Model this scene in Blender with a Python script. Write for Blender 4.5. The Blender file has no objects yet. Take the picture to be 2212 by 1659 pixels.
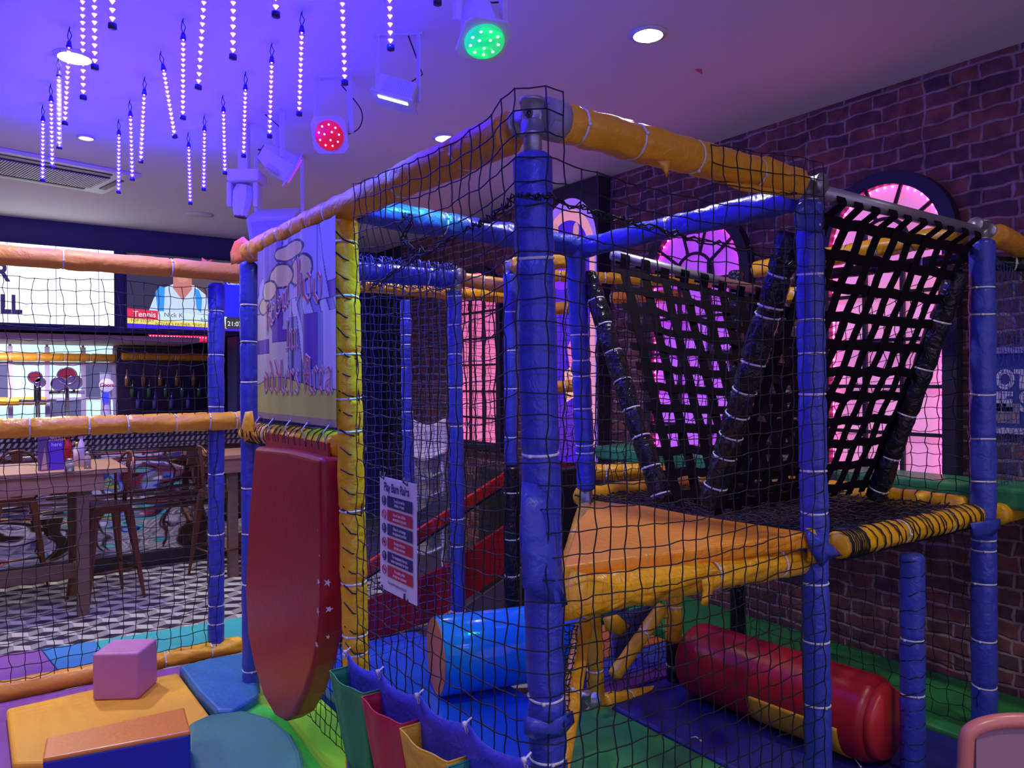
import bpy, math, random
from mathutils import Vector, Matrix, noise
C = bpy.context.scene.collection
V = Vector
R_ = random.Random(7)

# ------------------------------------------------------------------ camera
W, H = 2212, 1659
FPX, YAW, PIT, ROLL, CZ = 1637.08, 0.6117, 0.0055, -0.0047, 1.728
cy_, sy_ = math.cos(YAW), math.sin(YAW)
cp_, sp_ = math.cos(PIT), math.sin(PIT)
cr_, sr_ = math.cos(ROLL), math.sin(ROLL)
_R = V((cy_, -sy_, 0)); _U = V((sy_*sp_, cy_*sp_, cp_)); _F = V((sy_*cp_, cy_*cp_, -sp_))
_Rc = _R*cr_ + _U*sr_; _Uc = -_R*sr_ + _U*cr_
CAM = V((0, 0, CZ))
cd = bpy.data.cameras.new('camera'); cam = bpy.data.objects.new('camera', cd); C.objects.link(cam)
cam.matrix_world = Matrix(((_Rc.x, _Uc.x, -_F.x, 0), (_Rc.y, _Uc.y, -_F.y, 0), (_Rc.z, _Uc.z, -_F.z, CZ), (0, 0, 0, 1)))
cd.sensor_width = 36; cd.lens = FPX*36/W; cd.clip_start = 0.02
bpy.context.scene.camera = cam

def pt(u, v, X=None, Y=None, Z=None, D=None):
    "the world point seen at photo pixel (u, v) on a given world plane"
    d = _F*FPX + _Rc*(u-W/2) - _Uc*(v-H/2)
    if X is not None: t = X/d.x
    elif Y is not None: t = Y/d.y
    elif Z is not None: t = (Z-CZ)/d.z
    else: t = D/FPX
    return CAM + d*t

# ------------------------------------------------------------------ world, exposure
wd = bpy.data.worlds.new('world'); bpy.context.scene.world = wd; wd.use_nodes = True
wd.node_tree.nodes['Background'].inputs[0].default_value = (0.33, 0.26, 0.52, 1)
wd.node_tree.nodes['Background'].inputs[1].default_value = 1.5
vs = bpy.context.scene.view_settings
vs.view_transform = 'Standard'; vs.look = 'None'; vs.gamma = 1; vs.exposure = 0.12; vs.use_curve_mapping = False

def lamp(name, kind, loc, power, col, target=None, size=.1, angle=60, blend=.6, parent=None):
    l = bpy.data.lights.new(name, kind); l.energy = power; l.color = col
    if kind == 'SPOT': l.spot_size = math.radians(angle); l.spot_blend = blend; l.shadow_soft_size = size
    elif kind == 'POINT': l.shadow_soft_size = size
    elif kind == 'AREA': l.shape = 'DISK'; l.size = size
    o = bpy.data.objects.new(name, l); C.objects.link(o); o.location = loc
    if target is not None:
        o.rotation_euler = (V(target)-V(loc)).to_track_quat('-Z', 'Y').to_euler()
    return o
# added white fill spots at ceiling height across the room; no fittings built
for i, (x, y, p) in enumerate([(-.4, -1.0, 80), (1.6, -.6, 80), (-2.2, 1.4, 80), (-2.0, 4.2, 130), (.3, 6.4, 210), (-2.6, 7.6, 90), (3.3, .2, 46), (2.6, 6.6, 40)]):
    lamp('downlight_and_fill_beam', 'SPOT', (x, y, 3.36), p, (1, .90, .76), (x, y, 0), .07, 130, .8)
# stage lamps on the ceiling, plus an added yellow spot
lamp('stage_beam_green', 'SPOT', pt(1046, 92, Z=3.02), 90, (.08, 1, .2), pt(620, 1560, Z=.1), .05, 44, .9)
lamp('floor_fill_yellow', 'SPOT', pt(858, 215, Z=3.1), 70, (1, .85, .25), (.9, 5.6, 0), .05, 50, .9)  # added yellow spot to warm the floor; the flood lamp here is unlit
lamp('stage_beam_red', 'SPOT', pt(712, 300, Z=3.05), 45, (1, .10, .05), (-.3, 4.6, 1.2), .05, 60, .8)
lamp('stage_beam_blue', 'SPOT', (.9, 2.2, 3.2), 120, (.03, .12, 1), (1.9, 3.3, .2), .05, 58, .8)
lamp('stage_beam_blue', 'SPOT', (.2, .2, 3.2), 55, (.10, .08, 1), (1.3, 1.9, 1.3), .05, 60, .9)
lamp('stage_beam_violet', 'SPOT', pt(632, 372, Z=3.05), 110, (.35, .03, 1), (4.2, 5.6, 1.9), .05, 60, .8)

# ------------------------------------------------------------------ materials
MATS = {}
def mat(name, col=(.5, .5, .5), rough=.5, metal=0., emis=None, es=1., spec=.5, bump=None, alpha=1, coat=0, trans=0, var=0):
    if name in MATS: return MATS[name]
    m = bpy.data.materials.new(name); m.use_nodes = True; MATS[name] = m
    nt = m.node_tree; b = nt.nodes['Principled BSDF']
    b.inputs['Base Color'].default_value = (*col, 1); b.inputs['Roughness'].default_value = rough
    b.inputs['Metallic'].default_value = metal; b.inputs['Specular IOR Level'].default_value = spec
    b.inputs['Coat Weight'].default_value = coat; b.inputs['Transmission Weight'].default_value = trans
    b.inputs['Alpha'].default_value = alpha
    if emis: b.inputs['Emission Color'].default_value = (*emis, 1); b.inputs['Emission Strength'].default_value = es
    tc = nt.nodes.new('ShaderNodeTexCoord')
    if bump:
        sc, st, dist = bump
        n = nt.nodes.new('ShaderNodeTexNoise'); n.inputs['Scale'].default_value = sc; n.inputs['Detail'].default_value = 3
        n.inputs['Distortion'].default_value = .8
        nt.links.new(tc.outputs['Object'], n.inputs['Vector'])
        bp = nt.nodes.new('ShaderNodeBump'); bp.inputs['Strength'].default_value = st; bp.inputs['Distance'].default_value = dist
        nt.links.new(n.outputs['Fac'], bp.inputs['Height']); nt.links.new(bp.outputs['Normal'], b.inputs['Normal'])
    if var:
        n2 = nt.nodes.new('ShaderNodeTexNoise'); n2.inputs['Scale'].default_value = 5; n2.inputs['Detail'].default_value = 5
        nt.links.new(tc.outputs['Object'], n2.inputs['Vector'])
        mx = nt.nodes.new('ShaderNodeMix'); mx.data_type = 'RGBA'
        mx.inputs[6].default_value = (*[c*(1-var) for c in col], 1); mx.inputs[7].default_value = (*[min(1, c*(1+var)) for c in col], 1)
        nt.links.new(n2.outputs['Fac'], mx.inputs[0]); nt.links.new(mx.outputs[2], b.inputs['Base Color'])
    return m
def vinyl(name, col, rough=.33, st=.35): return mat(name, col, rough, bump=(22, st, .02), var=.12)
BLUE = vinyl('blue_vinyl', (.050, .075, .50)); YEL = vinyl('yellow_vinyl', (.92, .46, .012)); ORA = vinyl('orange_vinyl', (.80, .34, .025), .45)
BLK = vinyl('black_vinyl', (.012, .011, .016), .28, .8); REDV = vinyl('red_vinyl', (.34, .006, .015), .38, .12)
NET = mat('black_cord', (.008, .008, .016), .5); NETB = mat('blue_or_blue_lit_cord', (.02, .07, .36), .5)
GALV = mat('galvanised_steel', (.42, .42, .45), .42, .75, bump=(60, .12, .01), var=.15)
TIE = mat('white_nylon', (.78, .78, .84), .35); TIEB = mat('black_nylon', (.02, .02, .03), .4)
WEB = mat('black_webbing', (.007, .005, .010), .9, spec=.15)
WHITE = mat('white_metal_paint', (.72, .70, .74), .4); BLACKP = mat('black_plastic', (.02, .02, .025), .45)
DARK = mat('dark_paint', (.02, .016, .035), .6)

# ------------------------------------------------------------------ mesh helpers
WL = {}
class MB:
    def __init__(s): s.v = []; s.f = []; s.mi = []; s.cur = 0
    def face(s, idx): s.f.append(idx); s.mi.append(s.cur)
    def quad(s, a, b, c, d):
        n = len(s.v); s.v += [V(a), V(b), V(c), V(d)]; s.face((n, n+1, n+2, n+3)); return s
    def poly(s, ps):
        n = len(s.v); s.v += [V(p) for p in ps]; s.face(tuple(range(n, n+len(ps)))); return s
    def hexa(s, p):      # 8 points: bottom 4 ccw, top 4 ccw
        n = len(s.v); s.v += [V(q) for q in p]
        for f in ((3, 2, 1, 0), (4, 5, 6, 7), (0, 1, 5, 4), (1, 2, 6, 5), (2, 3, 7, 6), (3, 0, 4, 7)): s.face(tuple(n+i for i in f))
        return s
    def box(s, c, d, rz=0, ax=None):
        c = V(c); hx, hy, hz = d[0]/2, d[1]/2, d[2]/2
        M = ax if ax is not None else Matrix.Rotation(rz, 3, 'Z')
        return s.hexa([c+M@V(q) for q in ((-hx, -hy, -hz), (hx, -hy, -hz), (hx, hy, -hz), (-hx, hy, -hz), (-hx, -hy, hz), (hx, -hy, hz), (hx, hy, hz), (-hx, hy, hz))])
    def prism(s, pts, ext):   # polygon + extrusion vector
        n = len(s.v); k = len(pts); e = V(ext)
        s.v += [V(p) for p in pts]+[V(p)+e for p in pts]
        s.face(tuple(range(n+k-1, n-1, -1))); s.face(tuple(range(n+k, n+2*k)))
        for i in range(k): j = (i+1) % k; s.face((n+i, n+j, n+k+j, n+k+i))
        return s
    def tube(s, pts, r, seg=8, cap=True, radii=None):
        pts = [V(p) for p in pts]; n0 = len(s.v); m = len(pts)
        t = (pts[1]-pts[0]).normalized(); a = t.orthogonal().normalized()
        for i, p in enumerate(pts):
            t2 = (pts[min(i+1, m-1)]-pts[max(i-1, 0)])
            if t2.length > 1e-9:
                t2.normalize(); a = (a-t2*a.dot(t2))
                a = a.normalized() if a.length > 1e-6 else t2.orthogonal().normalized(); t = t2
            b = t.cross(a); rr = radii[i] if radii else r
            for k in range(seg):
                th = 2*math.pi*k/seg; s.v.append(p+(a*math.cos(th)+b*math.sin(th))*rr)
        for i in range(m-1):
            for k in range(seg):
                k2 = (k+1) % seg; s.face((n0+i*seg+k, n0+i*seg+k2, n0+(i+1)*seg+k2, n0+(i+1)*seg+k))
        if cap:
            s.face(tuple(n0+k for k in range(seg-1, -1, -1))); s.face(tuple(n0+(m-1)*seg+k for k in range(seg)))
        return s
    def cyl(s, a, b, r, seg=16, r2=None): return s.tube([a, b], r, seg, radii=[r, r if r2 is None else r2])
    def lathe(s, o, prof, ax=V((0, 0, 1)), seg=20):
        ax = V(ax).normalized(); o = V(o)
        return s.tube([o+ax*z for r, z in prof], 1, seg, radii=[max(r, 1e-4) for r, z in prof])
    def ring(s, c, ax, R, r, seg=20, ts=5, squash=1):
        ax = V(ax).normalized(); a = ax.orthogonal().normalized(); b = ax.cross(a); n0 = len(s.v); c = V(c)
        for i in range(seg):
            th = 2*math.pi*i/seg; d = a*math.cos(th)+b*math.sin(th)
            for k in range(ts):
                ph = 2*math.pi*k/ts; s.v.append(c+d*(R+r*math.cos(ph))+ax*(r*squash*math.sin(ph)))
        for i in range(seg):
            for k in range(ts):
                i2 = (i+1) % seg; k2 = (k+1) % ts
                s.face((n0+i*ts+k, n0+i2*ts+k, n0+i2*ts+k2, n0+i*ts+k2))
        return s
    def grid(s, F, nu, nv, mf=None):
        n0 = len(s.v)
        for j in range(nv+1):
            for i in range(nu+1): s.v.append(V(F(i/nu, j/nv)))
        for j in range(nv):
            for i in range(nu):
                if mf: s.cur = mf((i+.5)/nu, (j+.5)/nv)
                a = n0+j*(nu+1)+i; s.face((a, a+1, a+nu+2, a+nu+1))
        return s
    def obj(s, name, mats, parent=None, smooth=False, bevel=0, seg=2, solid=0):
        xs = [p.x for p in s.v]; ys = [p.y for p in s.v]; zs = [p.z for p in s.v]
        c = V(((min(xs)+max(xs))/2, (min(ys)+max(ys))/2, min(zs)))
        me = bpy.data.meshes.new(name); me.from_pydata([tuple(p-c) for p in s.v], [], s.f)
        if not isinstance(mats, (list, tuple)): mats = [mats]
        for m in mats: me.materials.append(m)
        if len(mats) > 1: me.polygons.foreach_set('material_index', s.mi)
        if smooth: me.polygons.foreach_set('use_smooth', [True]*len(me.polygons))
        me.update()
        o = bpy.data.objects.new(name, me); C.objects.link(o); o.location = c; WL[o] = c
        if parent is not None:
            o.parent = parent; o.matrix_parent_inverse = Matrix.Translation(-WL[parent])
        if solid:
            md = o.modifiers.new('solid', 'SOLIDIFY'); md.thickness = solid; md.offset = 0
        if bevel:
            md = o.modifiers.new('bevel', 'BEVEL'); md.width = bevel; md.segments = seg; md.limit_method = 'ANGLE'; md.angle_limit = .6
        return o
def thing(name, label, cat, loc=(0, 0, 0), group=None):
    o = bpy.data.objects.new(name, None); C.objects.link(o); o.location = loc; WL[o] = V(loc)
    o.empty_display_size = .1; return tag(o, label, cat, group)
def tag(o, label, cat, group=None, kind=None):
    o['label'] = label; o['category'] = cat
    if group: o['group'] = group
    if kind: o['kind'] = kind
    return o
def struct(o): o['kind'] = 'structure'; return o
def dup(root, off, label, group=None):
    def cp(o, par):
        c = o.copy(); C.objects.link(c); WL[c] = WL[o]+V(off)
        if par is not None: c.parent = par
        for ch in list(o.children): cp(ch, c)
        return c
    r = cp(root, None); r.location = root.location+V(off); r['label'] = label
    if group: r['group'] = group
    return r

def text(body, size, O, ex, ey, m, name, parent, align='CENTER', cond=1., off=.0, lift=.0, depth=0.):
    cu = bpy.data.curves.new('t', 'FONT'); cu.body = body; cu.size = size; cu.align_x = align; cu.align_y = 'CENTER'; cu.offset = off
    cu.space_line = .95
    to = bpy.data.objects.new('t', cu); C.objects.link(to)
    dg = bpy.context.evaluated_depsgraph_get(); me = bpy.data.meshes.new_from_object(to.evaluated_get(dg))
    ex = V(ex).normalized(); ey = V(ey).normalized(); nz = ex.cross(ey)
    b = MB(); b.v = [V(O)+ex*(p.co.x*cond)+ey*p.co.y+nz*lift for p in me.vertices]
    for p in me.polygons: b.face(tuple(p.vertices))
    bpy.data.objects.remove(to); bpy.data.curves.remove(cu); bpy.data.meshes.remove(me)
    return b.obj(name, m, parent)

class Panel:
    "flat artwork in the plane of a board: origin, right, up"
    def __init__(s, O, ex, ey): s.O = V(O); s.ex = V(ex); s.ey = V(ey); s.n = s.ex.cross(s.ey).normalized()
    def P(s, x, y, l=0): return s.O+s.ex*x+s.ey*y+s.n*l
    def poly(s, mb, pts, l=.002): mb.poly([s.P(x, y, l) for x, y in pts]); return mb
    def rect(s, mb, x0, y0, x1, y1, l=.002): return s.poly(mb, [(x0, y0), (x1, y0), (x1, y1), (x0, y1)], l)
    def ell(s, mb, cx, cy, rx, ry, l=.002, n=28, a0=0, a1=2*math.pi): return s.poly(mb, [(cx+rx*math.cos(a0+(a1-a0)*i/n), cy+ry*math.sin(a0+(a1-a0)*i/n)) for i in range(n+(0 if a1-a0 > 6.2 else 1))], l)
def lerp(a, b, t): return V(a)*(1-t)+V(b)*t

def cable_tie(parent, c, ax, r, tilt=0, m=None):
    ax = V(ax).normalized(); o = ax.orthogonal().normalized(); ax = (ax+o*tilt).normalized()
    b = MB(); b.ring(c, ax, r, .0028, 24, 5, 1.5)
    d = (CAM-V(c)); d = d-ax*d.dot(ax); d.normalize(); d = (d+ax.cross(d)*R_.uniform(-1, 1)).normalized()
    b.box(V(c)+d*(r+.003), (.009, .009, .009)); 
    return b.obj('cable_tie', m or TIE, parent, True)

def padded(name, p0, p1, r, m, parent=None, ties=(), seed=0, cinch=.14, wr=.05, sub='cable_tie', bend=0, tie_m=None, step=.011):
    "foam-padded, vinyl-wrapped pole with cinched ties"
    p0 = V(p0); p1 = V(p1); L = (p1-p0).length; t = (p1-p0)/L; a = t.orthogonal().normalized(); b = t.cross(a)
    n = max(6, int(L/step)); seg = 26; mb = MB(); se = seed*7.31
    def rad(s, th):
        f = 1+wr*noise.noise(V((math.cos(th)*1.6+se, math.sin(th)*1.6, s*9+se)))*1.5+wr*.5*noise.noise(V((math.cos(th)*4, math.sin(th)*4+se, s*38)))
        for q in ties:
            dd = abs(s-q*L)
            if dd < .12: f -= cinch*math.exp(-(dd/.012)**2); f += .045*math.exp(-(dd/.045)**2)*math.sin(7*th+se+q*30)*min(1, dd/.02)
        e = min(s, L-s)
        if e < .012: f -= .25*(1-e/.012)**2
        return r*f
    for i in range(n+1):
        s_ = L*i/n; c = p0+t*s_+V((0, 0, -bend*math.sin(math.pi*i/n)))
        for k in range(seg):
            th = 2*math.pi*k/seg; mb.v.append(c+(a*math.cos(th)+b*math.sin(th))*rad(s_, th))
    for i in range(n):
        for k in range(seg): k2 = (k+1) % seg; mb.face((i*seg+k, i*seg+k2, (i+1)*seg+k2, (i+1)*seg+k))
    mb.face(tuple(range(seg-1, -1, -1))); mb.face(tuple(n*seg+k for k in range(seg)))
    o = mb.obj(name, m, parent, True)
    for j, q in enumerate(ties): cable_tie(o, p0+t*(q*L)+V((0, 0, -bend*math.sin(math.pi*q))), t, r*.93, R_.uniform(-.12, .12), tie_m)
    return o

def clamp(parent, c, axes, r=.031):
    b = MB()
    for ax, l0, l1 in axes:
        ax = V(ax).normalized(); c = V(c)
        b.tube([c+ax*l0, c+ax*(l0+.008), c+ax*(l0+.008), c+ax*(l1-.008), c+ax*(l1-.008), c+ax*l1], 1, 24, radii=[r*1.08, r*1.08, r, r, r*1.1, r*1.1])
    d = (CAM-c); d.z = 0; d.normalize(); d = (d+V((-.25, .15, 0))).normalized()
    o = b.obj('pipe_clamp', GALV, parent, True)
    g = MB(); g.ring(c+d*(r+.004), d, .0085, .0028, 20, 6); g.cyl(c+d*(r*.8), c+d*(r+.003), .0055, 12)
    g.obj('grub_screw', mat('dark_steel', (.12, .12, .14), .4, .8), o, True)
    return o

def net(name, F, nu, nv, r, m, parent=None, jit=.005, seed=1, knots=True, keep=None, tails=False):
    rr = random.Random(seed); mb = MB(); P = {}
    for i in range(nu+1):
        for j in range(nv+1):
            P[i, j] = V(F(i/nu, j/nv))+V((rr.uniform(-jit, jit), rr.uniform(-jit, jit), rr.uniform(-jit, jit)*.8))
    def ok(i, j): return keep is None or keep(i/nu, j/nv)
    def seg3(a, b):
        t = (b-a)
        if t.length < 1e-6: return
        mid = (a+b)/2+V((rr.uniform(-1, 1), rr.uniform(-1, 1), rr.uniform(-1, .4)))*(jit*.7); mb.tube([a, mid, b], r, 4, False)
    for i in range(nu+1):
        for j in range(nv+1):
            if not ok(i, j): continue
            if i < nu and ok(i+1, j): seg3(P[i, j], P[i+1, j])
            if j < nv and ok(i, j+1): seg3(P[i, j], P[i, j+1])
            if knots:
                c = P[i, j]; q = r*2.0; n = len(mb.v)
                mb.v += [c+V((q, 0, 0)), c+V((0, q, 0)), c+V((-q, 0, 0)), c+V((0, -q, 0)), c+V((0, 0, q)), c+V((0, 0, -q))]
                for f in ((0, 1, 4), (1, 2, 4), (2, 3, 4), (3, 0, 4), (1, 0, 5), (2, 1, 5), (3, 2, 5), (0, 3, 5)): mb.face(tuple(n+x for x in f))
    return mb.obj(name, m, parent, True)

# ------------------------------------------------------------------ the room
X0, X1, X2, Y0, Y1, Y2, Y3, XW, ZC = 1.175, 2.384, 3.677, 1.572, 2.817, 4.072, 4.863, 4.26, 3.396
def brick_mat():
    m = mat('brick_wall', rough=.8); nt = m.node_tree; b = nt.nodes['Principled BSDF']; L = nt.links.new
    g = nt.nodes.new('ShaderNodeNewGeometry'); sx = nt.nodes.new('ShaderNodeSeparateXYZ'); L(g.outputs['Position'], sx.inputs[0])
    cx = nt.nodes.new('ShaderNodeCombineXYZ'); L(sx.outputs['Y'], cx.inputs[0]); L(sx.outputs['Z'], cx.inputs[1])
    n = nt.nodes.new('ShaderNodeTexNoise'); n.inputs['Scale'].default_value = 9; n.inputs['Detail'].default_value = 2; L(cx.outputs[0], n.inputs['Vector'])
    sb = nt.nodes.new('ShaderNodeVectorMath'); sb.operation = 'SUBTRACT'; sb.inputs[1].default_value = (.5, .5, .5); L(n.outputs['Color'], sb.inputs[0])
    sc = nt.nodes.new('ShaderNodeVectorMath'); sc.operation = 'SCALE'; sc.inputs['Scale'].default_value = .05; L(sb.outputs[0], sc.inputs[0])
    ad = nt.nodes.new('ShaderNodeVectorMath'); L(cx.outputs[0], ad.inputs[0]); L(sc.outputs[0], ad.inputs[1])
    br = nt.nodes.new('ShaderNodeTexBrick'); L(ad.outputs[0], br.inputs['Vector'])
    for k, v in (('Scale', 1), ('Brick Width', .235), ('Row Height', .082), ('Mortar Size', .0115), ('Mortar Smooth', .7), ('Bias', -.1)): br.inputs[k].default_value = v
    br.offset = .5; br.squash = .62; br.squash_frequency = 2; sc.inputs['Scale'].default_value = .055; n.inputs['Scale'].default_value = 7; n.inputs['Detail'].default_value = 3.5
    br.inputs['Color1'].default_value = (.27, .09, .075, 1); br.inputs['Color2'].default_value = (.085, .045, .065, 1); br.inputs['Mortar'].default_value = (.38, .25, .27, 1)
    n2 = nt.nodes.new('ShaderNodeTexNoise'); n2.inputs['Scale'].default_value = 14; n2.inputs['Detail'].default_value = 6; L(g.outputs['Position'], n2.inputs['Vector'])
    mx = nt.nodes.new('ShaderNodeMix'); mx.data_type = 'RGBA'; mx.blend_type = 'MULTIPLY'; mx.inputs[0].default_value = .8
    cr = nt.nodes.new('ShaderNodeValToRGB'); cr.color_ramp.elements[0].color = (.35, .35, .35, 1); cr.color_ramp.elements[1].color = (1.3, 1.25, 1.2, 1); cr.color_ramp.elements[0].position = .3; cr.color_ramp.elements[1].position = .7
    L(n2.outputs['Fac'], cr.inputs[0]); L(br.outputs['Color'], mx.inputs[6]); L(cr.outputs[0], mx.inputs[7]); L(mx.outputs[2], b.inputs['Base Color'])
    bp = nt.nodes.new('ShaderNodeBump'); bp.inputs['Strength'].default_value = .7; bp.inputs['Distance'].default_value = .012; bp.invert = True
    L(br.outputs['Fac'], bp.inputs['Height']); L(bp.outputs['Normal'], b.inputs['Normal'])
    return m
BRICK = brick_mat(); PAINT = mat('ceiling_paint', (.80, .78, .80), .75, bump=(300, .08, .002))
b = MB(); b.box((-1.35, 4.3, ZC+.05), (11.4, 15, .1)); struct(b.obj('ceiling', PAINT))
b = MB(); b.box((XW+.075, 2.7, ZC/2), (.15, 11.4, ZC)); struct(b.obj('wall_right', BRICK))
b = MB(); b.box((-7, 4.3, ZC/2), (.12, 15, ZC)); struct(b.obj('wall_left', mat('plum_wall_paint', (.10, .06, .14), .8)))
b = MB(); b.box((-1.35, 11.75, ZC/2), (11.4, .12, ZC)); struct(b.obj('wall_back', mat('dark_back_wall', (.03, .02, .05), .8)))
b = MB(); b.box((XW+.075, 10.05, ZC/2), (.15, 3.3, ZC)); struct(b.obj('wall_far_right', mat('dark_back_wall')))
# soffit carrying the screens, dark blue
SOF = mat('navy_soffit_paint', (.035, .03, .16), .55)
b = MB(); b.box((-1.4, 9.3, 2.83), (11.3, .3, 1.13)); b.box((3.35, 9.25, 1.1), (1.82, .4, 2.3)); struct(b.obj('trim_1', SOF))
b = MB(); b.box((-2.6, 10.5, 2.21), (9.4, 2.3, .06)); struct(b.obj('trim_2', mat('peach_plaster', (.62, .36, .36), .6)))

# floor: slab with the printed tumbling-block tiles
b = MB(); b.box((-1.35, 4.3, -.05), (11.4, 15, .1))
a = .105; hw = a*math.sqrt(3)/2
for j in range(34):
    for i in range(44):
        cx = -4.2+i*2*hw*1.0+(hw if j % 2 else 0); cyy = 3.2+j*1.5*a
        if not (cyy < 7.75 and cx < 3): continue
        cx0 = cx
        pts = [V((cx+a*math.cos(math.radians(90+60*k)), cyy+a*math.sin(math.radians(90+60*k)), .002)) for k in range(6)]
        ce = V((cx, cyy, .002))
        for k, q in enumerate(((0, 1, 5), (1, 2, 3), (3, 4, 5))):
            b.cur = 1+k
            if k == 0: b.poly([pts[0], pts[1], ce, pts[5]])
            elif k == 1: b.poly([pts[1], pts[2], pts[3], ce])
            else: b.poly([ce, pts[3], pts[4], pts[5]])
FL = [mat('floor_screed', (.08, .07, .09), .5), mat('tile_charcoal', (.03, .03, .04), .35), mat('tile_pale', (.62, .62, .59), .35), mat('tile_mid', (.34, .34, .35), .35)]
struct(b.obj('floor', FL))

# ------------------------------------------------------------------ bar counter
def mirror_mat():
    m = mat('wavy_mirror_steel', (.62, .60, .66), .05, 1.0); nt = m.node_tree; b = nt.nodes['Principled BSDF']
    g = nt.nodes.new('ShaderNodeNewGeometry'); mp = nt.nodes.new('ShaderNodeMapping'); mp.inputs['Scale'].default_value = (1.1, 1, 2.2); nt.links.new(g.outputs['Position'], mp.inputs[0])
    n = nt.nodes.new('ShaderNodeTexNoise'); n.inputs['Scale'].default_value = 1.6; n.inputs['Detail'].default_value = 1; nt.links.new(mp.outputs[0], n.inputs['Vector'])
    bp = nt.nodes.new('ShaderNodeBump'); bp.inputs['Strength'].default_value = .35; bp.inputs['Distance'].default_value = .12
    nt.links.new(n.outputs['Fac'], bp.inputs['Height']); nt.links.new(bp.outputs['Normal'], b.inputs['Normal']); return m
CHROME = mat('chrome', (.75, .72, .74), .12, 1.0)
bar = thing('bar_counter', 'long bar counter faced in rippled mirror steel with black plinth', 'bar counter', (-1.2, 7.9, 0))
b = MB(); b.box((-1.4, 7.8, .62), (7.2, .04, .98)); b.obj('mirror_front', mirror_mat(), bar)
b = MB(); b.box((-1.4, 7.79, .065), (7.24, .09, .13)); b.obj('plinth', mat('black_plinth', (.012, .01, .016), .4), bar)
b = MB(); b.box((-1.4, 8.05, 1.29), (7.3, .6, .045)); b.obj('counter_top', mat('pale_counter', (.55, .5, .6), .2), bar, bevel=.006)
b = MB(); b.box((-1.4, 7.82, 1.19), (7.2, .02, .16)); b.obj('grille_backing', BLACKP, bar)
b = MB()
k = -5.0
while k < 2.15:
    for z in (1.125, 1.18, 1.235):
        b.hexa([V((k+q[0]+.5*(q[1]), 7.795+q[2], z+q[1])) for q in ((0, -.02, 0), (.022, -.02, 0), (.022, -.02, .012), (0, -.02, .012), (0, .02, 0), (.022, .02, 0), (.022, .02, .012), (0, .02, .012))])
    k += .048
b.obj('pressed_grille', mat('pewter', (.45, .44, .5), .3, .9), bar)
for z, yo in ((1.085, 0), (1.015, .03), (.69, 0), (.63, .02), (.56, .0)):  # bar rails; extras in each group are mirror reflections built as tubes
    b = MB(); b.tube([(-5, 7.64+yo, z), (2.2, 7.64+yo, z)], .014, 12); b.obj('rail_and_reflection', CHROME, bar, True)
# bar-back mirror wall, its reflection painted as glowing panes
YG = 10.6
gz = thing('mirror_wall', 'white-framed mirror wall with a painted pale reflection behind the bar taps', 'window', (.7, YG, 0))
FRM = mat('white_lilac_frame', (.62, .5, .75), .4)
GP = mat('bright_reflection_pane', (.2, .3, .35), .3, emis=(.60, .92, .98), es=1.0); GD = mat('dim_reflection_pane', (.05, .05, .1), .2, emis=(.10, .10, .22), es=.8)
cols = [-70, 22, 102, 180, 248]; rows = [742, 785, 862, 925]
for i in range(4):
    for j in range(3):
        p = [pt(cols[i], rows[j+1], Y=YG), pt(cols[i+1], rows[j+1], Y=YG)]
        z1 = pt(cols[i], rows[j], Y=YG).z
        x0, x1, z0 = p[0].x, p[1].x, p[0].z
        z0 = pt(120, rows[j+1], Y=YG).z; z1 = pt(120, rows[j], Y=YG).z
        b = MB(); b.box(((x0+x1)/2, YG+.03, (z0+z1)/2), (x1-x0-.03, .012, z1-z0-.03))
        b.obj('pane', GP if (i+j) % 3 != 1 or j == 0 else GD, gz)
for c in cols:
    x = pt(c, 800, Y=YG).x; z0 = 1.2; z1 = 2.15
    b = MB(); b.box((x, YG, (z0+z1)/2), (.05, .05, z1-z0)); b.obj('mullion', FRM, gz)
for rw in rows:
    z = pt(120, rw, Y=YG).z; xa = pt(cols[0], 800, Y=YG).x; xb = pt(cols[-1], 800, Y=YG).x
    b = MB(); b.box(((xa+xb)/2, YG, z), (xb-xa, .045, .035)); b.obj('transom', FRM, gz)
# orange rails standing in for the play frame's reflection in the bar-back mirror
for k, (ua, ub, v, lab) in enumerate([(-40, 250, 772, 'orange rail reflection modelled behind the mirror wall panes'), (262, 450, 770, 'orange rail reflection behind the bar, under the red light strip'), (-40, 100, 868, 'lower orange rail reflection behind the left beer taps')]):
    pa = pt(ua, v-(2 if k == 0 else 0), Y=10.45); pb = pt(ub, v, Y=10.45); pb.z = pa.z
    o = padded('reflected_rail', pa, pb, .048, ORA, ties=[.2, .4, .6, .8], seed=40+k); tag(o, lab, 'rail')
# dark shelving, red strip
b = MB(); pa = pt(258, 900, Y=10.3); pb = pt(448, 745, Y=10.3); b.box(((pa.x+pb.x)/2, 10.62, 1.65), (pb.x-pa.x, .3, 1.0))
cab = b.obj('back_bar_cabinet', mat('dark_cabinet', (.025, .015, .04), .3)); tag(cab, 'dark back-bar cabinet of bottles beneath the red light strip', 'cabinet')
for i in range(14):
    u = 275+i*12; b = MB(); q = pt(u, 820+(i % 3)*24, Y=10.42)
    b.lathe((q.x, 10.42, q.z-.08), [(0, 0), (.03, 0), (.032, .1), (.012, .16), (.012, .21), (0, .21)], seg=10)
    tag(b.obj('bottle', mat('bottle_glass_%d' % (i % 3), ((.25, .1, .05), (.05, .1, .06), (.1, .08, .3))[i % 3], .12), smooth=True), 'small spirit bottle standing in the dark back-bar cabinet', 'bottle', 'back-bar bottles')
    b = MB(); b.box((q.x, 10.4, q.z-.085), (.09, .1, .008)); b.obj('shelf', DARK, cab)
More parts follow.
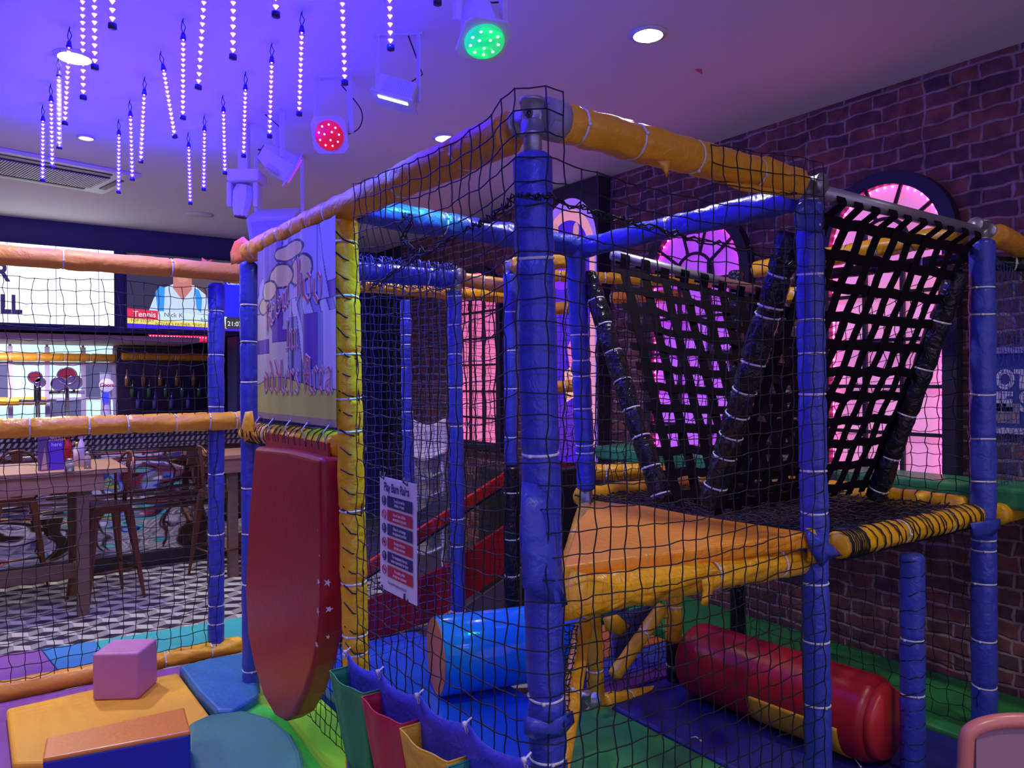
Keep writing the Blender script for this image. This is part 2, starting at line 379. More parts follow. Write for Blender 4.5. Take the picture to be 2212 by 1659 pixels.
st = thing('light_strip', 'red-pink LED strip glowing along the bar bulkhead', 'strip light', pt(320, 728, Y=9.9))
b = MB(); q0 = pt(322, 725, Y=9.9); q1 = pt(448, 730, Y=9.9); b.box(((q0.x+q1.x)/2, 9.93, q0.z-.02), (q1.x-q0.x, .03, .09)); b.obj('strip_backing', mat('red_strip_backing', (.6, .05, .15), .5, emis=(.9, .02, .12), es=.8), st)
for i in range(20):
    p = lerp(q0, q1, (i+.5)/20); b = MB(); b.lathe(p+V((0, .012, .0)), [(0, -.008), (.008, 0), (0, .008)], (0, 1, 0), 6); b.obj('diode', mat('pink_led', (1, .3, .5), emis=(1, .12, .3), es=6), st)
# screens
def board(name, ua, ub, v0, v1, Yp, th, m, label, cat, fr=.02):
    a = pt(ua, (v0+v1)/2, Y=Yp); c = pt(ub, (v0+v1)/2, Y=Yp)
    um = (ua+ub)/2; z1 = pt(um, v0, Y=Yp).z; z0 = pt(um, v1, Y=Yp).z
    t = thing(name, label, cat, ((a.x+c.x)/2, Yp, z0))
    b = MB(); b.box(((a.x+c.x)/2, Yp+th/2, (z0+z1)/2), (c.x-a.x+2*fr, th, z1-z0+2*fr)); b.obj('screen_casing', m, t, bevel=.004)
    return t, Panel((a.x, Yp-.002, z0), (1, 0, 0), (0, 0, 1)), c.x-a.x, z1-z0
TVB = mat('tv_bezel', (.02, .02, .05), .3)
t1, P, w, h = board('display_screen', -130, 246, 527, 698, 9.1, .05, TVB, 'large bright white screen above the bar with dark capital letters', 'screen')
b = MB(); P.rect(b, 0, 0, w, h); b.obj('picture', mat('screen_white', (.5, .5, .5), emis=(.93, .95, 1), es=1.6), t1)
INK = mat('screen_ink', (.02, .02, .05), emis=(.03, .02, .10), es=1)
text('ER', .25, pt(19, 590, Y=9.08), (1, 0, 0), (0, 0, 1), INK, 'lettering', t1, 'RIGHT', .75, .010)
text('OLL', .25, pt(47, 660, Y=9.08), (1, 0, 0), (0, 0, 1), INK, 'lettering', t1, 'RIGHT', .75, .010)
lamp('bar_fill_light', 'AREA', (.2, 9.75, 2.15), 30, (.9, .85, 1), (.2, 9.9, 0), .5)  # both bar area lamps are added fill to brighten the bar back
lamp('bar_fill_light', 'AREA', (-2.0, 9.75, 2.15), 30, (.9, .85, 1), (-2, 9.9, 0), .5)
for k in (.36, .64, .9): b = MB(); P.rect(b, w*k, 0, w*k+.008, h, .005); b.obj('panel_joint', mat('screen_joint', (.1, .1, .1), emis=(.3, .28, .4), es=1), t1)
t2, P, w, h = board('television', 274, 524, 556, 712, 9.1, .05, TVB, 'television above the bar showing a news interview about tennis', 'television')
def em(n, c, e=1.): return mat('tv_'+n, (.02, .02, .02), .5, emis=c, es=e)
def put(n, c, pts, l): b = MB(); P.poly(b, [(x*w, y*h) for x, y in pts], l); return b.obj(n, em(n, c), t2)
put('picture', (.035, .03, .06), [(0, 0), (1, 0), (1, 1), (0, 1)], .002)
put('crowd', (.10, .07, .09), [(.55, .3), (.83, .3), (.83, .95), (.5, .95)], .003)
put('presenter_shirt', (.55, .68, .95), [(.17, .22), (.22, .42), (.30, .56), (.38, .62), (.56, .62), (.66, .5), (.72, .34), (.73, .22)], .005)
put('backpack_strap', (.04, .30, .85), [(.25, .22), (.23, .5), (.27, .58), (.31, .56), (.3, .22)], .007)
put('backpack_strap', (.04, .30, .85), [(.58, .3), (.56, .58), (.6, .56), (.63, .44), (.62, .24)], .007)
put('neck', (.55, .20, .18), [(.38, .56), (.46, .40), (.54, .56), (.54, .78), (.38, .78)], .008)
b = MB(); P.ell(b, .46*w, .82*h, .07*w, .17*h, .010); b.obj('face', em('skin', (.62, .27, .22)), t2)
put('hair', (.06, .03, .03), [(.38, .86), (.40, .98), (.46, 1.0), (.53, .97), (.55, .84), (.5, .93), (.42, .92)], .012)
put('red_caption', (.75, .03, .08), [(0, .13), (.25, .11), (.25, .24), (0, .26)], .012)
put('white_caption', (.62, .78, .95), [(.25, .11), (.85, .06), (.85, .2), (.25, .24)], .012)
put('yellow_ticker', (.85, .70, .12), [(0, .06), (.85, .02), (.85, .09), (0, .13)], .013)
put('blue_band', (.05, .02, .75), [(0, 0), (1, 0), (1, .03), (0, .06)], .014)
put('blue_panel', (.02, .02, .95), [(.83, .2), (1, .2), (1, .95), (.83, .95)], .012)
text('Tennis', .085, P.P(.14*w, .185*h, .016), (1, 0, 0), (0, 0, 1), em('white', (.95, .95, 1)), 'caption_text', t2)
text('Nick K', .07, P.P(.38*w, .19*h, .016), (1, 0, 0), (0, 0, 1), INK, 'caption_text', t2)
text('from S', .06, P.P(.68*w, .14*h, .016), (1, 0, 0), (0, 0, 1), INK, 'caption_text', t2)
text('TOP STORY', .045, P.P(.12*w, .10*h, .018), (1, 0, 0), (0, 0, 1), INK, 'ticker_text', t2)
text("NOVAK'S FATHER: \"THIS IS THE BIGGEST", .045, P.P(.56*w, .065*h, .018), (1, 0, 0), (0, 0, 1), INK, 'ticker_text', t2)
put('clock_panel', (.04, .04, .05), [(.84, .04), (1, .03), (1, .17), (.84, .18)], .015)
text('21:07', .075, P.P(.92*w, .10*h, .018), (1, 0, 0), (0, 0, 1), em('white', (.95, .95, 1)), 'clock_text', t2)
text('Arsenal\nClaims', .06, P.P(.915*w, .72*h, .018), (1, 0, 0), (0, 0, 1), em('white', (.95, .95, 1)), 'panel_text', t2)

# beer taps on the counter
def tap(u, v_top, badges, label, red=False):
    base = pt(u, 905, Y=7.95); base.z = 1.312; top = pt(u, v_top, Y=7.95)
    t = thing('beer_tap', label, 'beer tap', base)
    b = MB(); b.lathe(base, [(0, 0), (.05, 0), (.045, .02), (.018, .04), (.018, top.z-base.z-.08), (.0, top.z-base.z-.08)], seg=16); b.obj('column', CHROME, t, True)
    b = MB(); b.tube([(base.x-.14, 7.95, top.z-.2), (base.x+.14, 7.95, top.z-.2)], .016, 12); b.obj('cross_bar', CHROME, t, True)
    for (du, v, r, c, n) in badges:
        q = pt(u+du, v, Y=7.9); b = MB(); b.cyl(q+V((0, 0, 0)), q+V((0, .03, 0)), r, 24); b.obj('badge', mat('badge_'+n, c, .35), t)
        b = MB(); b.ring(q, (0, 1, 0), r, .008, 24, 6); b.obj('badge_rim', CHROME, t, True)
        b = MB(); b.tube([q+V((0, .02, -r)), (q.x, 7.93, top.z-.2)], .01, 8); b.obj('handle', BLACKP, t, True)
    return t
tap(145, 800, [(0, 812, .075, (.35, .02, .03), 'red'), (-17, 829, .06, (.16, .12, .3), 'slate'), (15, 826, .06, (.18, .14, .34), 'slate')], 'chrome beer tap carrying one red and two grey round badges')
tap(82, 818, [(-6, 815, .05, (.5, .03, .03), 'scarlet'), (4, 826, .04, (.2, .15, .3), 'slate')], 'chrome beer tap with a small red badge, further left')
base = pt(229, 905, Y=7.95); base.z = 1.312
t = thing('beer_tap', 'tall white illuminated lager tap with an oval badge', 'beer tap', base)
top = pt(229, 805, Y=7.95).z
b = MB(); b.lathe(base, [(0, 0), (.055, 0), (.05, .05), (.04, .2), (.05, top-base.z), (0, top-base.z)], seg=20); b.obj('column', mat('tap_white', (.6, .55, .85), .25), t, True)
q = pt(231, 832, Y=7.88); b = MB(); b.lathe(q+V((0, .03, 0)), [(0, -.02), (.06, -.015), (.062, 0), (0, .002)], (0, 1, 0), 28)
oval = b.obj('oval_badge', mat('badge_white', (.8, .75, .9), .3, emis=(.6, .55, .8), es=.5), t, True)
text('Coors', .05, q+V((0, -.001, 0)), (1, 0, 0), (0, 0, 1), mat('badge_red_ink', (.6, .02, .05)), 'lettering', oval, 'CENTER', .9, .0015)
b = MB(); b.box(pt(228, 858, Y=7.895), (.05, .01, .09)); b.obj('blue_light', mat('blue_glow', (0, 0, .3), emis=(.02, .03, 1), es=2), t)

# ------------------------------------------------------------------ high tables and stools
def wood_mat(name, c1, c2):
    m = mat(name, c1, .6); nt = m.node_tree; b = nt.nodes['Principled BSDF']
    g = nt.nodes.new('ShaderNodeTexCoord'); mp = nt.nodes.new('ShaderNodeMapping'); mp.inputs['Scale'].default_value = (1.5, 14, 14); nt.links.new(g.outputs['Object'], mp.inputs[0])
    n = nt.nodes.new('ShaderNodeTexNoise'); n.inputs['Scale'].default_value = 3; n.inputs['Detail'].default_value = 6; n.inputs['Distortion'].default_value = 1; nt.links.new(mp.outputs[0], n.inputs['Vector'])
    mx = nt.nodes.new('ShaderNodeMix'); mx.data_type = 'RGBA'; mx.inputs[6].default_value = (*c1, 1); mx.inputs[7].default_value = (*c2, 1)
    nt.links.new(n.outputs['Fac'], mx.inputs[0]); nt.links.new(mx.outputs[2], b.inputs['Base Color']); return m
WOOD = wood_mat('rustic_pine', (.50, .27, .15), (.24, .12, .07)); WOODD = wood_mat('rustic_pine_dark', (.22, .13, .08), (.10, .055, .035))
def high_table(A, B, W_, name_label):
    # A near right leg base, B far right leg base; W_ table length towards -X
    t = thing('high_table', name_label, 'table', (A.x-W_/2, (A.y+B.y)/2, 0))
    ya, yb = min(A.y, B.y)-.10, max(A.y, B.y)+.12; n = 5
    b = MB()
    for i in range(n):
        y0 = ya+(yb-ya)*i/n; b.box((A.x-W_/2+.12, y0+(yb-ya)/n/2, 1.065), (W_+.34, (yb-ya)/n-.004, .035))
    b.obj('table_top', WOOD, t, bevel=.003)
    for y in (ya+.04, yb-.04): b = MB(); b.box((A.x-W_/2+.05, y, .985), (W_+.16, .03, .12)); b.obj('apron', WOOD, t, bevel=.003)
    b = MB(); b.box((A.x+.06, (ya+yb)/2, .985), (.03, yb-ya-.1, .12)); b.obj('end_apron', WOOD, t, bevel=.003)
    for x in (A.x, A.x-W_+.1):
        for y in (ya+.1, yb-.1): b = MB(); b.box((x, y, .463), (.08, .08, .925)); b.obj('leg', WOODD, t, bevel=.004)
        b = MB(); b.box((x, (ya+yb)/2, .27), (.05, yb-ya-.28, .09)); b.obj('cross_rail', WOOD, t, bevel=.003)
    b = MB(); b.box((A.x-W_/2+.05, (ya+yb)/2, .27), (W_-.15, .05, .11)); b.obj('long_rail', WOODD, t, bevel=.003)
    return t
A = pt(180, 1328, Z=0); Bq = pt(138, 1290, Z=0); Bq.y = max(Bq.y, A.y+.4)
high_table(A, Bq, 1.7, 'rustic pine high table holding the condiments and menu holder')
A3 = pt(503, 1245, Z=0); high_table(V((A3.x+.95, A3.y, 0)), V((A3.x+.95, A3.y+.5, 0)), 1.05, 'rustic pine high table partly hidden behind the blue corner post')
RUST = mat('rusty_brown_metal', (.20, .075, .05), .38, .7)
def stool(o, ang, label):
    o = V(o); t = thing('bar_stool', label, 'bar stool', o); Mz = Matrix.Rotation(ang, 3, 'Z')
    def w(x, y, z): return o+Mz@V((x, y, z))
    b = MB(); b.prism([w(x, y, .74) for x, y in [(-.15, -.13), (-.13, -.15), (.13, -.15), (.15, -.13), (.15, .13), (.13, .15), (-.13, .15), (-.15, .13)]], (0, 0, .025)); b.obj('seat', RUST, t, bevel=.006)
    b = MB(); b.prism([w(x*.98, y*.98, .70) for x, y in [(-.15, -.15), (.15, -.15), (.15, .15), (-.15, .15)]], (0, 0, .04)); b.obj('seat_frame', RUST, t)
    for sx in (-1, 1):
        for sy in (-1, 1):
            b = MB(); top = w(sx*.125, sy*.125, .72); bot = w(sx*.21, sy*.21, .0)
            d = (bot-top); s = Mz@V((0, sy*.028, 0)); q = Mz@V((sx*.028, 0, 0))
            b.hexa([bot-s*.3-q*.3, bot+q*.3-s*.3, bot+q*.3+s*.3, bot-q*.3+s*.3, top-s-q, top+q-s, top+q+s, top-q+s]); b.obj('leg', RUST, t)
    for z, r in ((.25, .18),): b = MB(); b.tube([w(r, r, z), w(-r, r, z), w(-r, -r, z), w(r, -r, z), w(r, r, z)], .009, 8); b.obj('foot_ring', RUST, t, True)
    b = MB(); pts = [w(.14, -.15, .75)]+[w(.14+.05*math.sin(k/12*math.pi), -.15*math.cos(k/12*math.pi), 1.0+.16*math.sin(k/12*math.pi)) for k in range(13)]+[w(.14, .15, .75)]
    b.tube(pts, .011, 10); b.obj('back_hoop', RUST, t, True)
    b = MB(); b.grid(lambda u, v: w(.145+.045*v, -.04+.08*u, .75+.4*v), 2, 6); b.obj('back_splat', RUST, t, solid=.004)
    return t
s1 = pt(262, 1277, Z=0); s2 = pt(293, 1295, Z=0)
stool(V((s2.x-.19, s2.y+.16, 0)), .25, 'brown metal bar stool with hooped back beside the pine high table')
s3 = pt(437, 1256, Z=0); stool(V((s3.x+.2, s3.y+.15, 0)), 3.3, 'brown metal bar stool glimpsed beside the blue barrier post')
s4 = pt(100, 1250, Z=0); stool(V((s4.x-.25, s4.y-.12, 0)), -1.4, 'brown metal bar stool at the far side of the pine high table')
# condiments
zt = 1.0835
m1 = pt(86, 1018, Z=zt); m2 = pt(139, 1014, Z=zt)
mh = thing('menu_holder', 'purple box menu holder with ordering card on the pine high table', 'menu holder', (m1+m2)/2)
wv = (m2-m1); wv.z = 0; bx = MB(); nrm = V((wv.y, -wv.x, 0)).normalized()
if nrm.dot(CAM-m1) < 0: nrm = -nrm
Hm = pt(112, 938, D=((m1-CAM).dot(_F))).z-zt
Lm = wv.length
bx.hexa([m1, m2, m2-nrm*.06, m1-nrm*.06, m1+V((0, 0, Hm)), m2+V((0, 0, Hm)), m2-nrm*.06+V((0, 0, Hm)), m1-nrm*.06+V((0, 0, Hm))]); bx.obj('holder_body', mat('purple_card', (.12, .05, .55), .4), mh, bevel=.002)
PM = Panel(m1+nrm*.001, wv.normalized(), (0, 0, 1))
if PM.n.dot(nrm) < 0: PM.n = nrm
b = MB(); PM.rect(b, 0, 0, Lm*.36, Hm, .001); b.obj('side_card', mat('plum_card', (.14, .07, .2), .4), mh)
b = MB(); PM.poly(b, [(Lm*.05, .01), (Lm*.3, .01), (Lm*.2, Hm*.65)], .002); b.obj('glass_picture', mat('pale_orange_print', (.6, .4, .3), .5), mh)
text('ORDER', Hm*.17, PM.P(Lm*.68, Hm*.86, .003), PM.ex, (0, 0, 1), mat('amber_ink', (.85, .45, .08)), 'lettering', mh, 'CENTER', .8, .001)
text('here', Hm*.15, PM.P(Lm*.68, Hm*.70, .003), PM.ex, (0, 0, 1), mat('white_ink', (.9, .9, .9)), 'lettering', mh, 'CENTER', .9)
def jar(u, v, r, h, m, label, cat='bottle', prof=None, lid=None):
    q = pt(u, v, Z=zt); b = MB(); b.lathe(q, prof or [(0, 0), (r, 0), (r, h*.8), (r*.5, h*.9), (r*.5, h), (0, h)], seg=16)
    o = b.obj(cat.replace(' ', '_'), m, None, True); tag(o, label, cat)
    if lid: b = MB(); b.lathe(q+V((0, 0, h)), [(0, 0), (r*.62, 0), (r*.5, h*.14), (0, h*.14)], seg=16); b.obj('cap', lid, o, True)
jar(146, 1005, .03, .21, mat('ketchup_red', (.35, .01, .02), .3), 'red sauce bottle beside the purple menu holder', 'sauce bottle', lid=mat('ketchup_red'))
jar(168, 1006, .03, .16, mat('pale_mustard', (.75, .6, .75), .3), 'white squeezy sauce bottle with yellow label on the pine table', 'sauce bottle', lid=mat('mustard', (.75, .45, .03), .4))
jar(176, 1008, .022, .22, mat('lilac_plastic', (.6, .5, .8), .3), 'tall white sauce bottle at the end of the condiments', 'sauce bottle', lid=mat('lilac_plastic'))
jar(150, 1018, .032, .08, mat('clear_jar', (.5, .5, .5), .1, trans=.6), 'short clear glass jar in front of the red sauce bottle', 'jar', lid=mat('tin_lid', (.6, .6, .6), .3, .8))
jar(189, 1012, .024, .11, mat('clear_jar'), 'glass pepper shaker at the right end of the condiments', 'shaker', lid=mat('tin_lid'))

# ------------------------------------------------------------------ arched light-box windows on the brick wall
def arched(n, ua, ub, vtop, vbot, pane_m, label):
    ya = pt(ua, 700, X=XW).y; yb = pt(ub, 700, X=XW).y; um = (ua+ub)/2
    z1 = pt(um, vtop, X=XW).z; z0 = pt(um, vbot, X=XW).z; w = ya-yb; yc = (ya+yb)/2; xs = XW-.07
    root = thing('window_%d' % n, label, 'window', (XW-.05, yc, z0)); root['kind'] = 'structure'
    P = Panel((xs, yc, z0), (0, -1, 0), (0, 0, 1)); R = w/2; Hs = (z1-z0)-R
    def arch(r, hb, n_=36): return [(-r, hb), (r, hb)]+[(r*math.cos(math.pi*i/n_), Hs+r*math.sin(math.pi*i/n_)) for i in range(n_+1)]
    fr = .075; bo = MB(); o_ = arch(R, 0); i_ = arch(R-fr, fr); n0 = len(o_)
    for k in range(n0):
        k2 = (k+1) % n0
        a, b_, c, d = P.P(*o_[k], 0), P.P(*o_[k2], 0), P.P(*i_[k2], 0), P.P(*i_[k], 0); e = V((.07, 0, 0))
        if (a-b_).length < 1e-6: continue
        bo.hexa([a+e, b_+e, c+e, d+e, a, b_, c, d])
    bo.obj('window_frame', DARK, root)
    b = MB(); P.poly(b, [(x*1.02, y) for x, y in arch(R-fr, fr)], -.045); b.obj('pane', pane_m, root)
    gb = MB()
    for x in (-(R-fr)/3, (R-fr)/3): gb.box(P.P(x, fr+(Hs-fr)/2+.05, -.02), (.025, .022, Hs-fr+.1))
    nb = 5
    for i in range(nb): gb.box(P.P(0, fr+(Hs-fr)*(i+.9)/nb, -.02), (.025, 2*(R-fr), .02))
    for a_ in (35, 72, 108, 145):
        r0 = (R-fr)*.42; a_ = math.radians(a_); gb.tube([P.P(r0*math.cos(a_), Hs+r0*math.sin(a_), -.02), P.P((R-fr)*math.cos(a_), Hs+(R-fr)*math.sin(a_), -.02)], .012, 6)
    gb.tube([P.P((R-fr)*.42*math.cos(math.pi*i/16), Hs+(R-fr)*.42*math.sin(math.pi*i/16), -.02) for i in range(17)], .012, 6)
    gb.obj('glazing_bars', DARK, root)
    lb = MB()
    path = [(-(R-fr-.012), fr+.03+i*.045) for i in range(int((Hs-fr)/.045))]+[((R-fr-.012)*math.cos(math.pi-math.pi*i/22), Hs+(R-fr-.012)*math.sin(math.pi-math.pi*i/22)) for i in range(23)]+[((R-fr-.012), fr+.03+i*.045) for i in range(int((Hs-fr)/.045))]
    for x, y in path: lb.box(P.P(x, y, -.035), (.008, .009, .012))
    lb.obj('led_strip', mat('rose_led', (1, .3, .5), emis=(1, .03, .22), es=26), root)
PINK = mat('pink_pane', (.75, .55, .7), .5, emis=(.66, .19, .44), es=.85); MAG = mat('magenta_pane', (.6, .35, .8), .5, emis=(.42, .04, .72), es=.75)
MUR = mat('rose_pane', (.7, .5, .65), .5, emis=(.85, .13, .30), es=.75)
arched(1, 1780, 2080, 372, 1052, PINK, 'tall arched pink light-box window on the brick wall at the right')
arched(2, 1404, 1632, 452, 1010, MAG, 'arched magenta light-box window behind the left webbing net')
arched(3, 990, 1092, 575, 968, MUR, 'narrow-looking arched rose light-box window furthest along the brick wall')

# lit mural box between the windows
ym = pt(1320, 600, X=XW).y; xb = pt(1290, 500, Y=ym).x
ye = pt(1168, 500, X=xb).y; zt_ = ZC-.01
mb_ = thing('mural_box', 'deep black box on the brick wall with a glowing purple arched mural', 'light box', ((xb+XW)/2, (ym+ye)/2, .9))
b = MB(); b.box(((xb+XW)/2+.01, (ym+ye)/2, (zt_+1.0)/2), (XW-xb, ye-ym, zt_-1.0)); b.obj('box_casing', DARK, mb_)
Pm = Panel((xb-.0, ye, 1.02), (0, -1, 0), (0, 0, 1)); wm = ye-ym; hm = 2.33
def mp(n, c, pts=None, e=None, l=.004, es=.8):
    b = MB()
    if pts: Pm.poly(b, [(x*wm, y*hm) for x, y in pts], l)
    else: Pm.ell(b, e[0]*wm, e[1]*hm, e[2]*wm, e[3]*hm, l)
    return b.obj(n, mat('mural_'+n, tuple(.5*q for q in c), .4, emis=c, es=es), mb_)
def archp(r, y0, yc, ry): return [(.5-r, y0), (.5+r, y0)]+[(.5+r*math.cos(math.pi*i/28), yc+ry*math.sin(math.pi*i/28)) for i in range(29)]
mp('lilac_ground', (.30, .14, .85), archp(.49, 0.0, .79, .175), l=.002)
mp('peach_ring', (.75, .30, .42), archp(.46, 0.0, .76, .165), l=.004)
mp('violet_field', (.06, .01, .62), archp(.38, 0.0, .745, .14), l=.006)
mp('violet_hill', (.22, .02, .95), e=(.42, .735, .30, .10), l=.008)
mp('peach_spot', (.60, .25, .32), e=(.30, .855, .05, .03), l=.009); mp('peach_spot', (.6, .25, .32), e=(.66, .842, .05, .028), l=.009)
mp('rose_leaf', (.85, .16, .48), [(.5, .42), (.72, .52), (.78, .42), (.7, .3), (.55, .34)], l=.010)
mp('peach_bird', (.9, .42, .36), [(.45, .33), (.7, .38), (.62, .24), (.48, .22)], l=.012)
mp('violet_bush', (.10, .02, .5), e=(.45, .12, .25, .10), l=.011); mp('lilac_stem', (.45, .3, 1), [(.7, 0), (.8, 0), (.84, .45), (.76, .45)], l=.012)

# poster on brick at the right
p0 = pt(2138, 940, X=XW); Pp = Panel((XW-.02, p0.y, pt(2175, 935, X=XW).z), (0, -1, 0), (0, 0, 1))
hp = pt(2175, 752, X=XW).z-Pp.O.z; wp = .75
po = thing('notice_board', 'navy notice board with blocky white capitals behind the right corner net', 'sign', Pp.P(wp/2, 0))
b = MB(); b.box(Pp.P(wp/2, hp/2, -.005), (.02, wp, hp)); b.obj('board_panel', mat('navy_board', (.05, .05, .30), .5), po)
for z in (.012, hp-.012): b = MB(); b.box(Pp.P(wp/2, z, .006), (.012, wp, .03)); b.obj('board_edge', mat('pale_edge', (.6, .55, .75), .5), po)
WI = mat('board_white', (.68, .64, .82), .5)
text('OTO F', .13, Pp.P(.04, hp*.62, .008), Pp.ex, Pp.ey, WI, 'lettering', po, 'LEFT', .8, .006)
text('IE SE', .13, Pp.P(.04, hp*.36, .008), Pp.ex, Pp.ey, WI, 'lettering', po, 'LEFT', .8, .006)
for k in range(4): b = MB(); Pp.rect(b, .04+k*.15, .05, .15+k*.15, .15, .008); b.obj('photo_print', mat('print_%d' % (k % 2), ((.35, .25, .3), (.5, .5, .65))[k % 2]), po)
# small ceiling sticker
q = pt(1510, 153, Z=ZC-.004); b = MB(); b.poly([q+V((-.035, 0, 0)), q+V((.0, -.02, 0)), q+V((.05, .02, 0)), q+V((.0, .012, 0))]); tag(b.obj('paper_scrap', mat('red_scrap', (.6, .12, .2), .6), solid=.001), 'tiny red and green scrap stuck on the ceiling', 'scrap')

# ------------------------------------------------------------------ ceiling fittings
def downlight(u, v, r, e, label, ring=True):
    c = pt(u, v, Z=ZC); t = thing('downlight', label, 'downlight', c)
    b = MB(); b.lathe(c+V((0, 0, 0)), [(r*1.0, -.001), (r*1.18, -.001), (r*1.16, -.008), (r*1.0, -.012), (r, -.001)], seg=36); b.obj('bezel', WHITE, t, True)
    b = MB(); b.lathe(c, [(0, -.004), (r, -.004), (r*.9, -.012), (0, -.016)], seg=32); b.obj('diffuser', mat('downlight_%g' % e, (.9, .9, .9), emis=(1, .95, .88), es=e), t, True)
downlight(1400, 73, .078, 14, 'bright round downlight alone on the right side of the ceiling')
downlight(161, 122, .085, 14, 'round downlight glaring behind the hanging tubes at upper left')
downlight(962, 297, .075, 10, 'round downlight just above the orange top rail')
downlight(186, 296, .05, 1.2, 'small dim downlight beside the air conditioning unit')
c = pt(432, 463, Z=ZC); b = MB(); b.lathe(c, [(0, -.012), (.10, -.012), (.13, -.006), (.13, 0), (0, 0)], seg=32); tag(b.obj('ceiling_speaker', WHITE, None, True), 'flat round ceiling speaker past the hanging light tubes', 'speaker')
# real light below the three visible downlights
for (u, v, p) in ((1400, 73, 60), (161, 122, 60), (962, 297, 45)):
    c = pt(u, v, Z=ZC-.05); lamp('downlight_and_fill_beam', 'SPOT', c, p, (1, .93, .86), (c.x, c.y, 0), .07, 140, .8)

# air conditioning cassette
zc_ = ZC-.001
K = [pt(243, 364, Z=zc_), pt(203, 409, Z=zc_), pt(-90, 355, Z=zc_), pt(-30, 318, Z=zc_)]
Kc = (K[0]+K[2])/2; ex = ((K[0]-K[3])+(K[1]-K[2])).normalized(); ex.z = 0; ex.normalize(); ey = V((-ex.y, ex.x, 0)); L_ = ((K[0]-K[3]).length+(K[1]-K[2]).length)/2
S_ = .84; 
ac = thing('air_conditioner', 'white ceiling cassette air conditioner with slatted grille', 'air conditioner', Kc)
cc = (K[0]+K[1])/2-ex*(S_/2); wy = max(.6, min(.95, (K[0]-K[1]).length)); Mx = Matrix((ex, ey, V((0, 0, 1)))).transposed()
b = MB(); b.box(cc+V((0, 0, -.015)), (S_*1.35, wy, .03), ax=Mx); b.obj('cassette_frame', WHITE, ac, bevel=.008)
cc2 = cc
b = MB(); b.box(cc2+V((0, 0, -.034)), (S_*.95, wy*.56, .012), ax=Mx); b.obj('grille_backing', BLACKP, ac)
b = MB()
for k in range(40): b.box(cc2+ex*((k-19.5)*S_*.92/40)+V((0, 0, -.042)), (S_*.92/40*.45, wy*.54, .008), ax=Mx)
b.obj('grille_slats', WHITE, ac)
for s in (-1, 1): b = MB(); b.box(cc2+ey*(s*wy*.38)+V((0, 0, -.033)), (S_*.9, .045, .008), ax=Mx); b.obj('air_slot', BLACKP, ac)
for s in (-1, 1): b = MB(); b.box(cc2+ex*(s*S_*.58)+V((0, 0, -.033)), (.05, wy*.5, .008), ax=Mx); b.obj('air_slot', BLACKP, ac)

# hanging LED tubes
def led_tube(ut, vt, ub, vb, label, L=.47, lean=False):
    zb = ZC-.02-.03-L
    if vt < 8 or not lean:
        bt = pt(ub, vb, Z=zb); tp = V((bt.x+(ub*0), bt.y, ZC-.02))
        if lean or vt > 8: pass
    else:
        tp = pt(ut, vt, Z=ZC-.02); dd = (tp-CAM).dot(_F); bt = pt(ub, vb, D=dd)
        L = (tp-bt).length-.03
    if ut is not None and vt > 8 and not lean:
        tp = pt(ut, vt, Z=ZC-.02); dd = (tp-CAM).dot(_F); bt = pt(ub, vb, D=dd)
    if vt <= 8 and ut is not None and abs(ut-ub) > 3:
        dd = (bt-CAM).dot(_F); sl = (ut-ub)/FPX*dd; tp = tp+_R*sl
    t = thing('led_tube', label, 'light tube', bt, 'hanging LED light tubes')
    ax = (tp-bt); Lt = ax.length; ax.normalize(); top = bt+ax*(Lt-.035)
    b = MB(); b.tube([bt+ax*.012, top-ax*.03], .0125, 10); b.obj('clear_casing', CAS, t, True)
    b = MB(); b.cyl(bt, bt+ax*.016, .0135, 12); b.obj('end_cap', mat('violet_cap', (.03, .01, .2), .4), t, True)
    b = MB(); b.cyl(top-ax*.045, top-ax*.015, .0135, 12, .008); b.obj('top_cap', mat('violet_cap'), t, True)
    b = MB(); s = _R; b.tube([top-ax*.02, top+s*.010+ax*.012, tp-s*.002, V((tp.x, tp.y, ZC)), tp-s*.006, top-s*.010+ax*.008, top-ax*.02], .0022, 5); b.obj('wire_loop', BLACKP, t, True)
    b = MB(); n = 15; Lu = (top-bt).length-.075
    toc = (CAM-bt); toc = (toc-ax*toc.dot(ax)).normalized(); sd = ax.cross(toc)
    b.box((bt+top)/2, (.004, .012, Lu), ax=Matrix((toc, sd, ax)).transposed()) if False else None
    for k in range(n): b.lathe(bt+ax*(.03+Lu*k/(n-1)), [(.0005, -.007), (.0095, .006), (.0005, .0065)], ax, 6)
    b.obj('diodes', LEDM, t)
    return t
CAS = mat('clear_tube', (.5, .4, 1), .1, alpha=.10)
LEDM = mat('violet_white_led', (1, 1, 1), emis=(.016, .0045, 1.0), es=240)
